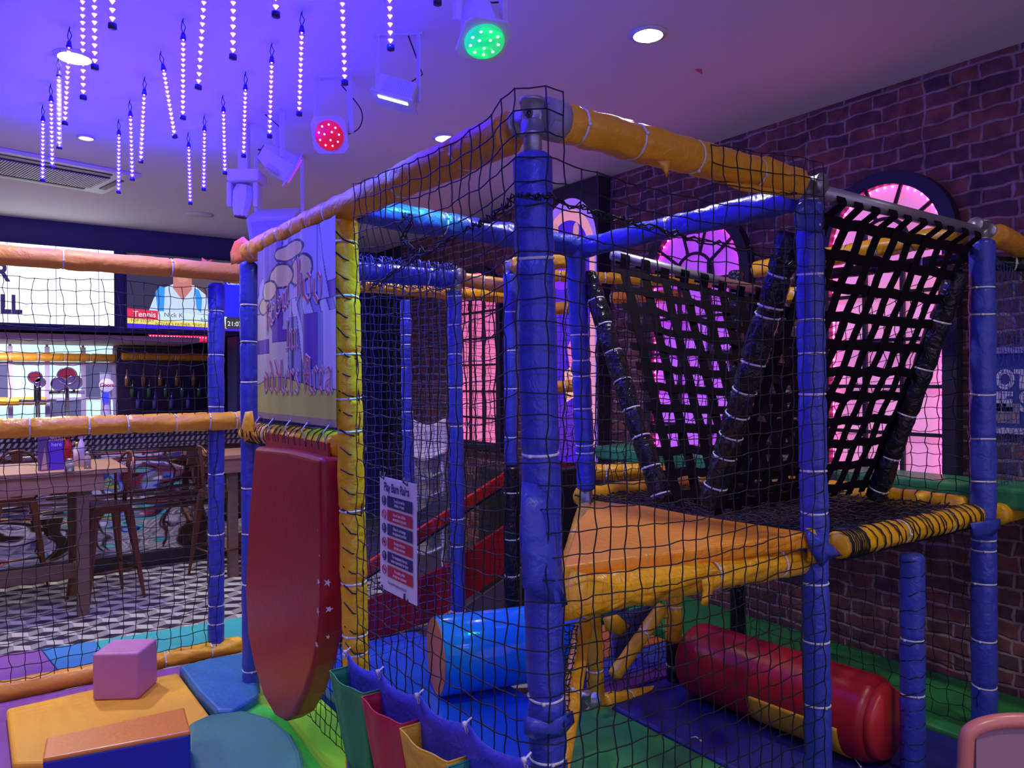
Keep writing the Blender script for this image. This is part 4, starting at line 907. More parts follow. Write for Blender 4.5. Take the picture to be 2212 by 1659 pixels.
# one continuous net: from the laced yellow post round the outside of the nearest post to the right-hand post
yL = pt(790, 900, X=X0-.03).y; nA = int((yL-(Y0-.012))/MS)+1; nB = int((tR.x-.02-(X0-.012))/MS)+2; NU = nA+nB; uc_ = nA/NU
ZT, ZH = 2.465, 2.365
def FW(u, v):
    z = ZT-ZH*v
    if u <= uc_:
        k = u/uc_; y = yL+(Y0-.012-yL)*k; x = X0-.070-.010*math.sin(k*6)*math.sin(math.pi*k)
        if z < 2.28: x = X0-.066+.025*math.sin(v*5)*math.sin(math.pi*k)
        return V((x, y, z-.03*math.sin(math.pi*k)*(1-v)-(.03 if k < .86 else .03*(1-k)/.14)*(1-v)))
    k = max(0, (u-uc_-1/NU)/(1-uc_-1/NU)); x = X0-.012+(tR.x-.02-(X0-.012))*k
    y = Y0-.068+.03*math.sin(math.pi*k)*math.sin(math.pi*v)*.6+.012*math.sin(k*5+v*4)*math.sin(math.pi*k)
    return V((x+.012*math.sin(v*9)*math.sin(math.pi*k), y, z-.035*math.sin(math.pi*k)*(1-v*.6)))
def KW(u, v):
    if u <= uc_+.001: return v < .78
    k = (u-uc_-1/NU)/(1-uc_-1/NU)
    return v > .055 or k < .06 or k > .5
tag(net('side_net', FW, NU, int(ZH/MS), .0019, NET, seed=31, keep=KW), 'large black netting wrapped round the nearest blue post, before deck and slide', 'net')
# cord bundle stretched across the upper netting
def rope(pts_px, name, parent=None, r=.004, n=10, wob=.010, seed=4):
    rr = random.Random(seed); b = MB()
    P_ = [pt(u, v, **q) for u, v, q in pts_px]
    for s in range(3):
        o = []
        for i in range(len(P_)-1):
            for k in range(n): o.append(lerp(P_[i], P_[i+1], k/n)+V((rr.uniform(-wob, wob), rr.uniform(-wob, wob), rr.uniform(-wob, wob))))
        o.append(P_[-1]); b.tube(o, r*.6, 5)
    return b.obj(name, NET, parent, True)
q0, q1 = dict(X=X0-.06), dict(Y=Y0-.065)
rp = rope([(800, 622, q0), (900, 556, q0), (1000, 500, q0), (1060, 472, q0), (1112, 424, q0)], 'gathered_cord', None); tag(rp, 'gathered black cord running up the netting left of the nearest post', 'cord')
rp = rope([(1118, 422, q1), (1182, 424, q1), (1300, 466, q1), (1360, 480, q1), (1500, 515, q1), (1660, 552, q1), (1720, 575, q1)], 'gathered_cord', None, seed=6); tag(rp, 'gathered black cord crossing the netting right of the nearest post', 'cord')
rp = rope([(880, 455, dict(X=X0-.03)), (868, 520, dict(X=X0-.03)), (905, 545, dict(X=X0-.03)), (870, 560, dict(X=X0-.03))], 'cord_knot', None, .005, 6, .018, 9); tag(rp, 'tangle of knotted net cord hanging below the orange rail', 'cord')
# barrier net
MB2 = .066
def FB(u, v):
    x = xl+(X0+.0-xl)*u; z = 2.31-(2.31-.10)*v; return V((x+.012*math.sin(v*17+u*8), Y3-.045-.03*math.sin(math.pi*((v*2) % 1)), z-.02*abs(math.sin(u*9))))
tag(net('barrier_net', FB, int((X0-xl)/MB2), int(2.21/MB2), .0025, NET, seed=33, jit=.008), 'black netting of the barrier in front of the bar and screens', 'net')
# doorway side net behind the banner
tag(net('side_net', quadF((X0+.08, Y2, 2.3), (X0+.08, Y1, 2.3), (X0+.08, Y1, .15), (X0+.08, Y2, .15)), 20, 40, .0018, NET, seed=34), 'dark netting glimpsed between the red hanging pad and the yellow post', 'net')
# nets behind; the first is black, its blue light painted into the cord
tag(net('rear_net', quadF((X0+.05, Y2-.05, 2.3), (X1, Y2-.05, 2.3), (X1, Y2-.05, .15), (X0+.05, Y2-.05, .15), 0), 24, 44, .0020, NETB, seed=35, jit=.007), 'blue-lit netting behind the rules sign and the yellow post', 'net')
tag(net('rear_net', quadF((X1, Y2+.0, 2.3), (2.75, 3.9, 2.3), (2.75, 3.9, .5), (X1, Y2, .5), 0), 8, 34, .002, NET, seed=36, jit=.008), 'dark netting in front of the far rose window', 'net')
tag(net('rear_net', quadF((X1, Y3, 2.3), (4.1, Y3+.1, 2.3), (4.1, Y3+.1, .6), (X1, Y3, .6), 0), 26, 28, .0022, NET, seed=37, jit=.010), 'dark netting in front of the glowing purple mural', 'net')
tag(net('rear_net', quadF((X1+.02, Y1+.12, 2.2), (X2, Y1+.12, 2.2), (X2, Y1+.12, 1.2), (X1, Y1+.12, 1.2), 0), 26, 20, .002, NET, seed=38, jit=.010), 'dark netting behind the left webbing panel', 'net')
tag(net('low_net', quadF((X1-.0, Y1, 1.05), (3.02, Y1, 1.05), (3.02, Y1, .16), (X1, Y1, .16), 0), 14, 20, .0018, NET, seed=39, jit=.008), 'small black net under the orange deck, by the slanting brace', 'net')
tag(net('low_net', quadF((X2-.02, Y1, 1.1), (X2-.02, Y0, 1.1), (X2-.02, Y0, .16), (X2-.02, Y1, .16), 0), 18, 15, .0018, NET, seed=40, jit=.012), 'black net below the right deck, against the brick wall', 'net')
tag(net('corner_net', quadF((X2+.04, Y0+.02, 2.32), (XW-.02, Y0+.02, 2.2), (XW-.02, Y0+.02, 1.2), (X2+.04, Y0+.02, 1.15), 0), 18, 34, .0016, NETB, seed=41, jit=.006), 'fine blue netting at the right edge in front of the notice board', 'net')
tag(net('corner_net', quadF((X2, Y1, 1.9), (X2, Y0+.05, 2.25), (X2, Y0+.05, 1.2), (X2, Y1, 1.2), 0), 18, 18, .0022, NET, seed=42, jit=.010), 'black netting behind the right webbing panel', 'net')
tag(net('brace_net', quadF(pt(1196, 1350, D=2.2), pt(1258, 1350, D=2.45), pt(1222, 1600, D=2.1), pt(1190, 1600, D=2.0), 0), 6, 22, .0018, NET, seed=43, jit=.006), 'tight little net between the nearest post and the amber brace', 'net')
# blue net rolled along the rear blue rail
ca, cb = pt(765, 582, Y=Y2-.03), pt(975, 602, Y=Y2-.03)
b = MB()
for s in range(9):
    t_ = (cb-ca).normalized(); o = t_.orthogonal(); q = t_.cross(o); ph = R_.uniform(0, 6)
    b.tube([lerp(ca, cb, i/60)+(o*math.cos(ph+i*.55*(1 if s % 2 else -1))+q*math.sin(ph+i*.55*(1 if s % 2 else -1)))*(.06+.008*math.sin(i*1.7+s)) for i in range(61)], .0022, 4)
tag(b.obj('rolled_net', NETB, None, True), 'blue net rolled around the rear blue rail', 'net')

# webbing climbing nets
def webbing(name, a, b_, c, d, n, rows, label, wv=.052, curve=0, bar_r=.03):
    a, b_, c, d = map(V, (a, b_, c, d)); t = thing(name, label, 'cargo net', (a+b_+c+d)/4)
    nrm = (b_-a).cross(d-a).normalized()
    if nrm.dot(CAM-a) < 0: nrm = -nrm
    def S(u, v): return (a*(1-u)+b_*u)*(1-v)+(d*(1-u)+c*u)*v-V((0, 0, curve))*math.sin(math.pi*v)+nrm*(.004*math.sin(u*40+v*31))
    ex = (b_-a).normalized()
    for i in range(n):
        u = (i+.5)/n; m = MB()
        # loop over the bar
        p0 = S(u, 0); lp = []
        for k in range(9): th = math.pi*1.05*k/8; lp.append(p0-nrm*bar_r*math.cos(th+.0)*-1*0+nrm*(-bar_r*math.cos(th))+V((0, 0, 1))*(bar_r*math.sin(th)))
        path = [S(u, v/26) for v in range(1, 27)]
        path = list(lp)+path
        vv = []
        for p in path: vv += [p-ex*wv/2, p+ex*wv/2]
        m.v = vv
        for k in range(len(path)-1): m.face((2*k, 2*k+1, 2*k+3, 2*k+2))
        m.obj('vertical_strap', WEB, t, solid=.003)
    dn = (d-a).normalized()
    for j in range(rows):
        v = (j+.6)/rows; m = MB(); vv = []
        for k in range(n*3+1):
            p = S(k/(n*3), v)+nrm*.004*(1 if (k//3) % 2 else -1)+V((0, 0, .004*math.sin(k*1.1+j))); vv += [p-dn*wv*.41, p+dn*wv*.41]
        m.v = vv
        for k in range(n*3): m.face((2*k, 2*k+1, 2*k+3, 2*k+2))
        m.obj('cross_strap', WEB, t, solid=.003)
    return t
webbing('webbing_net', wa+V((.03, 0, -.02)), wb+V((0, 0, -.02)), V((X2-.08, 2.06, 1.17)), V((X1+.03, 2.06, 1.17)), 10, 11, 'black webbing climbing net hanging from the bare bar between the two right blue posts')
webbing('webbing_net', va+V((0, 0, -.02)), vb+V((0, 0, -.02)), V((X2-.1, 2.28, 1.17)), V((X1+.06, 2.30, 1.17)), 9, 12, 'black webbing climbing net hanging from the rear bare bar before the magenta window')

# ------------------------------------------------------------------ printed banner
NB = 46
bY0, bY1 = pt(555, 700, X=X0-.06).y, pt(727, 700, X=X0-.06).y
bz1, bz0 = 2.36, pt(650, 914, X=X0-.06).z
def BS(u, v, l=0):   # u left->right, v bottom->top
    y = bY0+(bY1-bY0)*u; z = bz0+(bz1-bz0)*v
    pl = .003*math.sin(u*34)+.007*math.sin(u*15+1)+.0018*math.sin(u*61+v*2)+.005*math.exp(-((u-.33)/.03)**2)*-1
    return V((X0-.062+pl*(.35+.65*v)-l, y, z))
BC = [('sky_violet', (.26, .20, .46)), ('sky_lilac', (.50, .45, .60)), ('leaf_gold', (.72, .60, .26)), ('trunk_grey', (.46, .43, .62)), ('grass_olive', (.55, .60, .10)), ('path_cream', (.62, .60, .42)), ('deep_plum', (.16, .07, .34)), ('robe_blue', (.25, .26, .52)), ('robe_pale', (.60, .56, .66)), ('hem_tan', (.35, .28, .18)), ('outline', (.05, .04, .12)), ('bush_dark', (.16, .22, .2))]
def art0(u, v):
    n = noise.noise(V((u*5, v*7, 1)))*.06
    if v < .035: return 9
    if v < .20+.03*math.sin(u*5)+n*.4:
        return 4
    blobs = [(.22, .74, .13, .06), (.36, .80, .16, .07), (.62, .80, .14, .08), (.5, .92, .2, .05), (.12, .66, .1, .05)]
    for bx, bz, rx, rz in blobs:
        d = ((u-bx)/rx)**2+((v-bz)/rz)**2+n*6
        if d < .82: return 2
        if d < 1: return 10
    if abs(u-.40-.02*math.sin(v*14)) < .035 and v > .5: return 3
    if abs(u-.53-.02*math.sin(v*11)) < .02 and v > .72: return 3
    if u > .80 and v > .62: return 3 if u < .93-(v-.62)*.3 else 6 if v < .7 else 1
    if v < .56 and u > .42:
        if abs(u-(.50+(.5-v)*.25)) < .09: return 7 if (int(u*40) % 5) else 10
        if u > .86: return 8
        if u > .66: return 6 if v > .28 and u < .8 else 7
    if v < .66 and u > .5: return 8 if (u+v*.5) % .16 < .09 else 7
    if u < .2 and v < .60: return 5 if v > .46 or v < .38 else 6
    if u < .44 and .44 < v < .62: return 6 if u > .25 else 5
    if v < .44 and u < .44: return 5
    if v < .30: return 11
    return 0 if v+n*3 > .72 and u < .5 else 1
def art(u, v):
    k = art0(u, v)
    if k != 10 and (art0(u+.007, v) != k or art0(u, v-.005) != k) and v > .04: return 10
    return k
b = MB(); b.grid(lambda u, v: BS(u, v), 200, 360, art)
bn = thing('banner', 'printed forest banner with old-style red lettering above the yellow rail', 'banner', (X0-.06, (bY0+bY1)/2, bz0))
b.obj('printed_cloth', [mat('print_'+n, c, .45) for n, c in BC], bn, True)
GL = {'i': (.42, [[(.05, .8), (.2, .95), (.2, .15), (.35, .02)], [(.17, 1.25), (.25, 1.35)]]), 'n': (.82, [[(.05, .8), (.2, .95), (.2, .1), (.3, 0)], [(.2, .8), (.5, .97), (.6, .85), (.6, .12), (.75, 0)]]),
 'o': (.85, [[(.45, 1), (.15, .8), (.15, .2), (.4, 0), (.7, .2), (.7, .8), (.45, 1)]]), 'b': (.85, [[(.15, 1.5), (.15, .2), (.4, 0), (.7, .2), (.7, .75), (.5, .95), (.2, .75)]]),
 'd': (.85, [[(.2, 1.5), (.7, .8), (.7, .2), (.4, 0), (.15, .2), (.15, .75), (.45, .95), (.65, .85)]]), 'l': (.4, [[(.15, 1.5), (.15, .15), (.3, 0)]]),
 'e': (.8, [[(.7, .15), (.4, 0), (.15, .2), (.15, .8), (.45, 1), (.68, .8), (.2, .45)]]), 'r': (.66, [[(.05, .8), (.2, .95), (.2, .1), (.3, 0)], [(.2, .75), (.42, 1), (.58, .88)]]),
 's': (.72, [[(.6, .85), (.4, 1), (.15, .75), (.6, .3), (.4, 0), (.1, .15)]]), 'a': (.85, [[(.15, .85), (.45, 1), (.65, .85), (.65, .15), (.8, 0)], [(.65, .55), (.2, .4), (.15, .15), (.35, 0), (.65, .2)]]),
 'H': (1.0, [[(0, 1.35), (.2, 1.55), (.28, 1.2), (.28, .1), (.02, -.15)], [(.28, .8), (.65, 1), (.8, .8), (.8, .1), (.55, -.2)], [(.45, 1.5), (.45, .2)]]),
 'I': (.65, [[(.1, 1.4), (.3, 1.5), (.55, 1.35)], [(.35, 1.45), (.35, .15), (.1, 0), (.55, .05)]]), 'R': (1.0, [[(.1, 1.4), (.25, 1.5), (.25, .1), (.1, 0)], [(.25, 1.45), (.65, 1.5), (.75, 1.2), (.3, .85)], [(.45, .8), (.75, .15), (.9, 0)]]),
 'A': (1.0, [[(.1, 1.2), (.35, 1.5), (.75, 1.35), (.75, .1), (.92, 0)], [(.35, 1.45), (.2, .9), (.2, .1), (.02, 0)], [(.2, .7), (.75, .7)], [(.47, 1.3), (.47, .5)]]), ' ': (.4, [])}
Wb, Hb = abs(bY1-bY0), bz1-bz0
def black_letters(word, uc, v0, size, rise=0, xs=1.):
    tot = sum(GL[c][0] for c in word)*size*xs/Wb; u = uc-tot/2
    for c in word:
        wd_, st_ = GL[c]
        for layer, (nib, l, m) in enumerate(((.20, .003, mat('banner_white_ink', (.78, .72, .85), .5)), (.135, .0045, mat('banner_red_ink', (.62, .13, .10), .5)))):
            b = MB()
            for pl in st_:
                for i in range(len(pl)-1):
                    (xa, ya), (xb_, yb) = pl[i], pl[i+1]
                    nx_, nz_ = (.5*nib*.75, .5*nib*.66)
                    e = .05 if layer == 0 else 0
                    hull = [(xa-nx_-e, ya-nz_), (xa+nx_, ya+nz_+e), (xb_-nx_, yb-nz_-e), (xb_+nx_+e, yb+nz_)]
                    cxm = sum(p[0] for p in hull)/4; cym = sum(p[1] for p in hull)/4
                    hull.sort(key=lambda p: math.atan2(p[1]-cym, p[0]-cxm))
                    b.poly([BS(u+(px*size*xs)/Wb, v0+(py*size+rise*(u+px*size*xs/Wb-uc)*Wb)/Hb, l) for px, py in hull])
            if b.f: b.obj('letter_outline' if layer == 0 else 'letter', m, bn)
        u += wd_*size*xs/Wb
black_letters('Robin', .32, .575, .082, .42, .95); black_letters('Hoo', .71, .63, .115, -.10, .95)
black_letters('Inn', .50, .395, .085, .0, .95); black_letters('oddlers', .36, .155, .100, .0, .98); black_letters('Area', .81, .165, .100, .0, .9)
for i in range(5):
    u = .05+.22*i; p = BS(u, .01, .004); b = MB(); b.ring(p, (1, 0, 0), .008, .002, 14, 5); b.obj('eyelet', GALV, bn, True)
    b = MB(); b.tube([p, p+V((-.02, .012, -.03)), p+V((-.005, .02, -.075))], .0028, 5); b.obj('cable_tie', TIE, bn, True)

# red hanging pad
xp = X0-.10; ol_ = [(549, 966), (620, 972), (692, 990), (694, 1120), (694, 1290), (688, 1370), (676, 1440), (655, 1505), (632, 1548), (612, 1560), (592, 1548), (568, 1505), (548, 1440), (534, 1370), (529, 1270), (536, 1120)]
pts = [pt(u, v, X=xp) for u, v in ol_]
pad = thing('hanging_pad', 'long red vinyl pad with a rounded bottom hanging under the banner', 'hanging pad', (xp+.05, sum(p.y for p in pts)/len(pts), min(p.z for p in pts)))
b = MB(); b.prism(pts, (.105, 0, 0)); b.obj('pad_body', REDV, pad, bevel=.022, seg=4, smooth=False)
b = MB(); ztp = max(p.z for p in pts); b.box((xp+.05, (pts[0].y+pts[2].y)/2, ztp+.01), (.012, abs(pts[0].y-pts[2].y)*.92, .08)); b.obj('hanging_strap', REDV, pad)
for (u, v, s, dx) in [(690, 1200, .008, 0), (688, 1257, .02, 0), (687, 1320, .024, 0), (684, 1393, .018, 0), (686, 1145, .008, 0), (708, 1258, .018, 1), (711, 1316, .02, 1), (709, 1376, .012, 1)]:
    p = pt(u, v, X=xp-.002) if not dx else pt(u, v, Y=pts[2].y-.003); rr = []
    for k in range(10):
        a_ = 2*math.pi*k/10; r0 = s*(1 if k % 2 == 0 else .35)*R_.uniform(.6, 1.2)
        rr.append(p+(V((0, -math.cos(a_), math.sin(a_))) if not dx else V((math.cos(a_), 0, math.sin(a_))))*r0)
    b = MB(); b.poly(rr); b.obj('worn_tear', mat('white_scrim', (.6, .58, .62), .8), pad)

# rules sign
c0 = pt(822, 1028, X=X0-.075); c1 = pt(900, 1052, X=X0-.075); cbm = pt(822, 1268, X=X0-.075)
Wd = abs(c1.y-c0.y); Hd = c0.z-cbm.z; sg = thing('rules_sign', 'white Play Barn Rules sign with navy and red panels tied to the netting', 'sign', (X0-.075, (c0.y+c1.y)/2, cbm.z))
PS = Panel((X0-.078, c0.y, cbm.z), (0, -1, 0), (0, 0, 1))
b = MB(); b.box(PS.P(Wd/2, Hd/2, -.002), (.003, Wd, Hd)); b.obj('sign_board', mat('sign_white', (.80, .76, .84), .4), sg)
NAVY = mat('sign_navy', (.02, .02, .12), .45); SRED = mat('sign_red', (.55, .015, .05), .45); SW = mat('sign_print_white', (.85, .82, .88), .45)
text('Play Barn Rules', Hd*.105, PS.P(Wd*.49, Hd*.915, .002), PS.ex, PS.ey, NAVY, 'title_lettering', sg, 'CENTER', .74, .0012)
rowsT = ['To only be used by\nchildren 1-4 years', 'Do not leave children\nunattended at any point', 'Please do not damage\nthe equipment provided', 'No dogs within the\nplay barn perimeter', 'The management does not\naccept responsibility for injury', 'No smoking within\nthe play barn perimeter']
for i, s in enumerate(rowsT):
    yt = Hd*(.845-.122*i); yb = yt-Hd*.100; m = NAVY if i % 2 == 0 else SRED
    b = MB(); PS.rect(b, Wd*.23, yb, Wd*.92, yt, .0015); b.obj('rule_panel', m, sg)
    text(s, Hd*.040, PS.P(Wd*.575, (yt+yb)/2, .0025), PS.ex, PS.ey, SW, 'rule_lettering', sg, 'CENTER', .66, .0003)
    b = MB(); cx_, cy2 = Wd*.135, (yt+yb)/2; r = Hd*.044
    if i % 2 == 0:
        PS.ell(b, cx_, cy2, r*.95, r, .0015); ic = b.obj('warning_symbol', NAVY, sg)
        b = MB(); PS.poly(b, [(cx_-r*.16, cy2+r*.8), (cx_-r*.08, cy2-r*.3), (cx_+r*.08, cy2-r*.3), (cx_+r*.16, cy2+r*.8)], .0025); PS.ell(b, cx_, cy2-r*.62, r*.15, r*.16, .0025, 12); b.obj('exclamation_mark', SW, ic)
    else:
        b.ring(PS.P(cx_, cy2, .0015), (1, 0, 0), r*.88, r*.09, 28, 4); b.tube([PS.P(cx_-r*.6, cy2+r*.6, .002), PS.P(cx_+r*.6, cy2-r*.6, .002)], r*.07, 4); ic = b.obj('prohibition_symbol', SRED, sg)
        if i == 3: b = MB(); PS.poly(b, [(cx_-r*.5, cy2+r*.1), (cx_-r*.3, cy2+r*.5), (cx_-r*.1, cy2+r*.15), (cx_+r*.35, cy2+r*.15), (cx_+r*.4, cy2-r*.5), (cx_+r*.25, cy2-r*.1), (cx_-r*.2, cy2-r*.1), (cx_-r*.3, cy2-r*.5)], .0012); b.obj('dog_picture', NAVY, ic)
        if i == 5: b = MB(); PS.poly(b, [(cx_-r*.6, cy2-r*.15), (cx_+r*.5, cy2-r*.15), (cx_+r*.5, cy2+r*.05), (cx_-r*.6, cy2+r*.05)], .0012); b.obj('cigarette_picture', NAVY, ic)
text('These rules are for the safety of you and your child', Hd*.038, PS.P(Wd*.5, Hd*.085, .0025), PS.ex, PS.ey, NAVY, 'footer_lettering', sg, 'CENTER', .44, .0003)
for (x, y) in ((.08, 1.01), (.74, 1.0), (.74, .02), (.1, .0)):
    b = MB(); p = PS.P(Wd*x, Hd*y, .002); b.tube([p+V((0, .01, .012)), p+V((-.006, 0, 0)), p+V((0, -.012, -.01)), p+V((.01, -.002, .01))], .0035, 6); b.obj('tie_knot', NET, sg, True)

# hanging pocket organiser
GRN = vinyl('green_vinyl', (.03, .30, .10), .5); PRED = vinyl('pocket_red', (.55, .02, .05), .5); PYEL = vinyl('pocket_yellow', (.85, .50, .03), .5); PBLU = vinyl('pocket_blue', (.05, .05, .55), .5); TEAL = vinyl('teal_vinyl', (.02, .26, .20), .5)
og = thing('pocket_organiser', 'blue hanging organiser with green, red and yellow vinyl pockets', 'organiser', (X0-.09, (Y0+Y1)/2, .05))
U0, U1 = pt(752, 1408, X=X0-.100), pt(1141, 1640, X=X0-.100)
nP = 4
def OT(u):   # top edge
    p = lerp(U0, U1, u); f = (u*nP) % 1; return V((X0-.100, p.y, p.z-.028*math.sin(math.pi*f)))
b = MB(); b.grid(lambda u, v: V((X0-.100-.006*math.sin(u*25+v*3), OT(u).y, OT(u).z*(1-v)+.05*v)), 64, 20); b.obj('backing_sheet', PBLU, og, True, solid=.003)
def pocket(ua, ub, ztop, h, dep, m, label=None):
    ya, yb = lerp(U0, U1, ua).y, lerp(U0, U1, ub).y; b = MB(); n = 28
    def F(u, v):
        # u around the mouth: 0 left at backing, .25 front-left, .75 front-right, 1 back
        d = dep*(1-.8*v); ins = .10*v
        if u < .22: k = u/.22; y = 0; x = k
        elif u < .86: k = (u-.22)/.64; y = k; x = 1-.10*math.sin(math.pi*k)
        else: k = (u-.86)/.14; y = 1; x = 1-k
        y = ins+(1-2*ins)*y
        return V((X0-.106-d*x*(1-.35*(y > .5)*(y-.5)*2)-.004*math.sin(u*17), ya+(yb-ya)*y+.012*math.sin(math.pi*v)*(x-.5)*(1 if y < .5 else -1), ztop-h*v-.012*math.sin(math.pi*y)*(1-v)))
    b.grid(F, n, 14); o = b.obj('pocket', m, og, True, solid=.003)
    if label: o['label'] = label
    b = MB(); b.tube([F(i/n, 0) for i in range(n+1)], .003, 6); b.obj('pocket_hem', m, o, True)
    b = MB(); b.poly([F(0, 1), F(.22, 1), F(.86, 1), F(1, 1)]); b.obj('pocket_base', m, o)
for k, (m, l) in enumerate(((GRN, 'green pocket'), (PRED, 'red pocket'), (PYEL, 'yellow pocket'), (TEAL, 'dark green pocket'))):
    pocket(k/nP+.01, (k+1)/nP-.01, .705, .34, .072, m, l)
for k, m in enumerate((TEAL, PYEL, GRN, PRED)): pocket(k/nP+.03, (k+1)/nP-.03, .33, .24, .10, m)
for k in range(5):
    p = OT(k/nP if k < 4 else .999); b = MB(); b.ring(p+V((-.006, 0, -.018)), (1, 0, 0), .007, .002, 14, 5); b.obj('eyelet', GALV, og, True)
    b = MB(); b.tube([p+V((-.008, 0, -.018)), p+V((-.014, 0, 0)), p+V((.01, 0, .014))], .003, 5); b.box(p+V((-.012, 0, .002)), (.010, .010, .012)); b.obj('cable_tie', TIE, og, True)

# ------------------------------------------------------------------ mats and blocks on the floor
def matpoly(name, px, ztop, th, m, label, cat='mat', bev=.018, world=None):
    P_ = world if world else [pt(u, v, Z=ztop) for u, v in px]
    b = MB(); b.prism([V((p[0], p[1], ztop-th)) for p in P_], (0, 0, th)); return tag(b.obj(name, m, bevel=bev, seg=3), label, cat)
BLM = vinyl('mat_blue', (.02, .10, .75), .22, .08); NVM = vinyl('mat_navy', (.02, .025, .22), .5, .1); GRM = vinyl('mat_green', (.03, .28, .06), .5, .1)
LIM = vinyl('mat_lime', (.36, .62, .05), .45, .08); ORM = vinyl('mat_orange', (.92, .46, .03), .45, .08); PUM = vinyl('mat_purple', (.22, .06, .32), .5, .08)
matpoly('floor_mat', None, .12, .10, BLM, 'bright blue floor mat under the blue foam roller', world=[(1.475, 1.80), (2.28, 2.80), (2.28, 4.35), (1.475, 4.35)])
matpoly('floor_mat', None, .12, .10, GRM, 'dark green floor mat beneath the orange deck, at the foot of the nearest post', world=[(X0+.06, Y0-.5), (2.52, Y0-.5), (2.52, Y1+.02), (2.31, Y1+.02), (1.48, 1.785), (X0+.06, 1.785)])
matpoly('floor_mat', None, .12, .10, NVM, 'navy floor mat around the red bolster', world=[(2.535, Y0-1.1), (X2-.12, Y0-1.1), (X2-.12, Y1+.05), (2.535, Y1+.05)])
matpoly('floor_mat', None, .13, .11, GRM, 'green floor mat along the foot of the brick wall', world=[(X2-.10, .5), (XW-.01, .5), (XW-.01, 4.4), (X2-.10, 4.4)])
matpoly('floor_mat', None, .05, .045, PUM, 'purple base matting at the lower left', bev=.005, world=[(-1.3, 1.0), (.55, 1.0), (.55, 3.89), (1.10, 4.09), (1.17, 4.32), (1.46, 4.32), (1.46, Y3-.08), (-1.3, Y3-.08)])  # base mat; its far end stands in for dark shadow in the floor gap
matpoly('floor_mat', [(13, 1530), (190, 1490), (385, 1452), (455, 1545), (480, 1600), (300, 1640), (27, 1647)], .10, .048, ORM, 'orange and yellow foam mat carrying the pink cube')
matpoly('floor_mat', None, .06, .05, LIM, 'lime green mat between the red pad and the pocket organiser', world=[(.56, 1.85), (1.46, 1.85), (1.46, 4.30), (1.20, 4.30), (1.12, 4.05), (.56, 3.85)])
matpoly('floor_mat', [(470, 1550), (560, 1518), (608, 1540), (700, 1662), (640, 1760), (430, 1760), (420, 1600)], .085, .024, vinyl('mat_bright_green', (.06, .62, .08), .45, .08), 'bright green mat edge showing beyond the teal cushion', bev=.008)
matpoly('foam_cushion', [(400, 1700), (398, 1600), (405, 1560), (450, 1540), (530, 1530), (590, 1548), (632, 1582), (652, 1620), (660, 1662), (650, 1760), (420, 1760)], .20, .11, vinyl('teal_cushion', (.07, .28, .17), .5, .08), 'teal half-round foam cushion at the bottom edge', 'cushion', .03)
matpoly('foam_mat', [(386, 1438), (440, 1424), (548, 1404), (560, 1500), (505, 1534), (468, 1534), (425, 1490)], .13, .07, vinyl('mat_sea_blue', (.03, .16, .40), .42, .2), 'crumpled sea-blue foam mat beside the foot of the doorway post', bev=.02)
zz = .045
matpoly('floor_mat', None, zz, .04, vinyl('mat_lilac', (.26, .10, .42), .45, .1), 'lilac strip of matting outside the barrier, far left', bev=.006, world=[(-1.4, Y3+.08), (.38, Y3+.08), (.30, 5.62), (-1.4, 5.75)])
matpoly('floor_mat', None, zz, .04, vinyl('mat_sky', (.05, .25, .65), .45, .1), 'sky-blue strip of matting outside the barrier, behind the pink cube', bev=.006, world=[(.385, Y3+.08), (.62, Y3+.08), (.60, 5.58), (.305, 5.62)])
matpoly('floor_mat', None, zz, .04, vinyl('mat_cyan', (.05, .48, .50), .45, .1), 'cyan strip of matting outside the barrier, by its blue post', bev=.006, world=[(.625, Y3+.08), (2.2, Y3+.08), (2.2, 5.50), (.605, 5.58)])
# pink cube
c_ = [V((.455, 4.39, .10)), V((.654, 4.27, .10)), V((.776, 4.46, .10)), V((.577, 4.58, .10))]
b = MB(); b.prism(c_, (0, 0, .24)); tag(b.obj('foam_cube', vinyl('pink_vinyl', (.52, .20, .40), .5, .08), bevel=.014, seg=3), 'pink foam cube sitting on the orange mat', 'cube')
# orange and blue block
blk = thing('foam_block', 'foam block with an orange top and blue sides near the bottom left', 'block', (.45, 3.28, .08))
tp = [pt(92, 1642, Z=.35), pt(412, 1582, Z=.35), pt(398, 1530, Z=.35), pt(100, 1597, Z=.35)]
b = MB(); b.prism([V((p.x, p.y, .101)) for p in tp], (0, 0, .243)); b.obj('block_sides', vinyl('royal_vinyl', (.015, .03, .42), .35, .1), blk, bevel=.01)
b = MB(); b.prism([V((p.x, p.y, .338)) for p in tp], (0, 0, .018)); b.obj('block_top', vinyl('coral_vinyl', (.95, .30, .03), .3, .10), blk, bevel=.007)
# blue roller
e1 = V((1.80, 3.40, .12+.19)); e2 = V((2.56, 3.10, .12+.19)); ax = (e2-e1).normalized()
e1 = pt(942, 1424, D=3.88); e1.z = .316; e2 = pt(1243, 1392, D=4.15); e2.z = .316; ax = (e2-e1).normalized()
rl_ = thing('foam_roller', 'large bright blue foam roller with an orange end', 'roller', (e1+e2)/2-V((0, 0, .19)))
b = MB(); b.tube([e1, e1+ax*.008, e2-ax*.008, e2], 1, 48, radii=[.190, .196, .196, .190]); b.obj('roller_body', vinyl('gloss_blue', (.01, .27, .95), .14, .04), rl_, True)
for e, s in ((e1, -1), (e2, 1)): b = MB(); b.tube([e, e+ax*s*.004], .188, 40); b.obj('roller_end', vinyl('roller_orange', (.80, .22, .06), .5, .05), rl_)
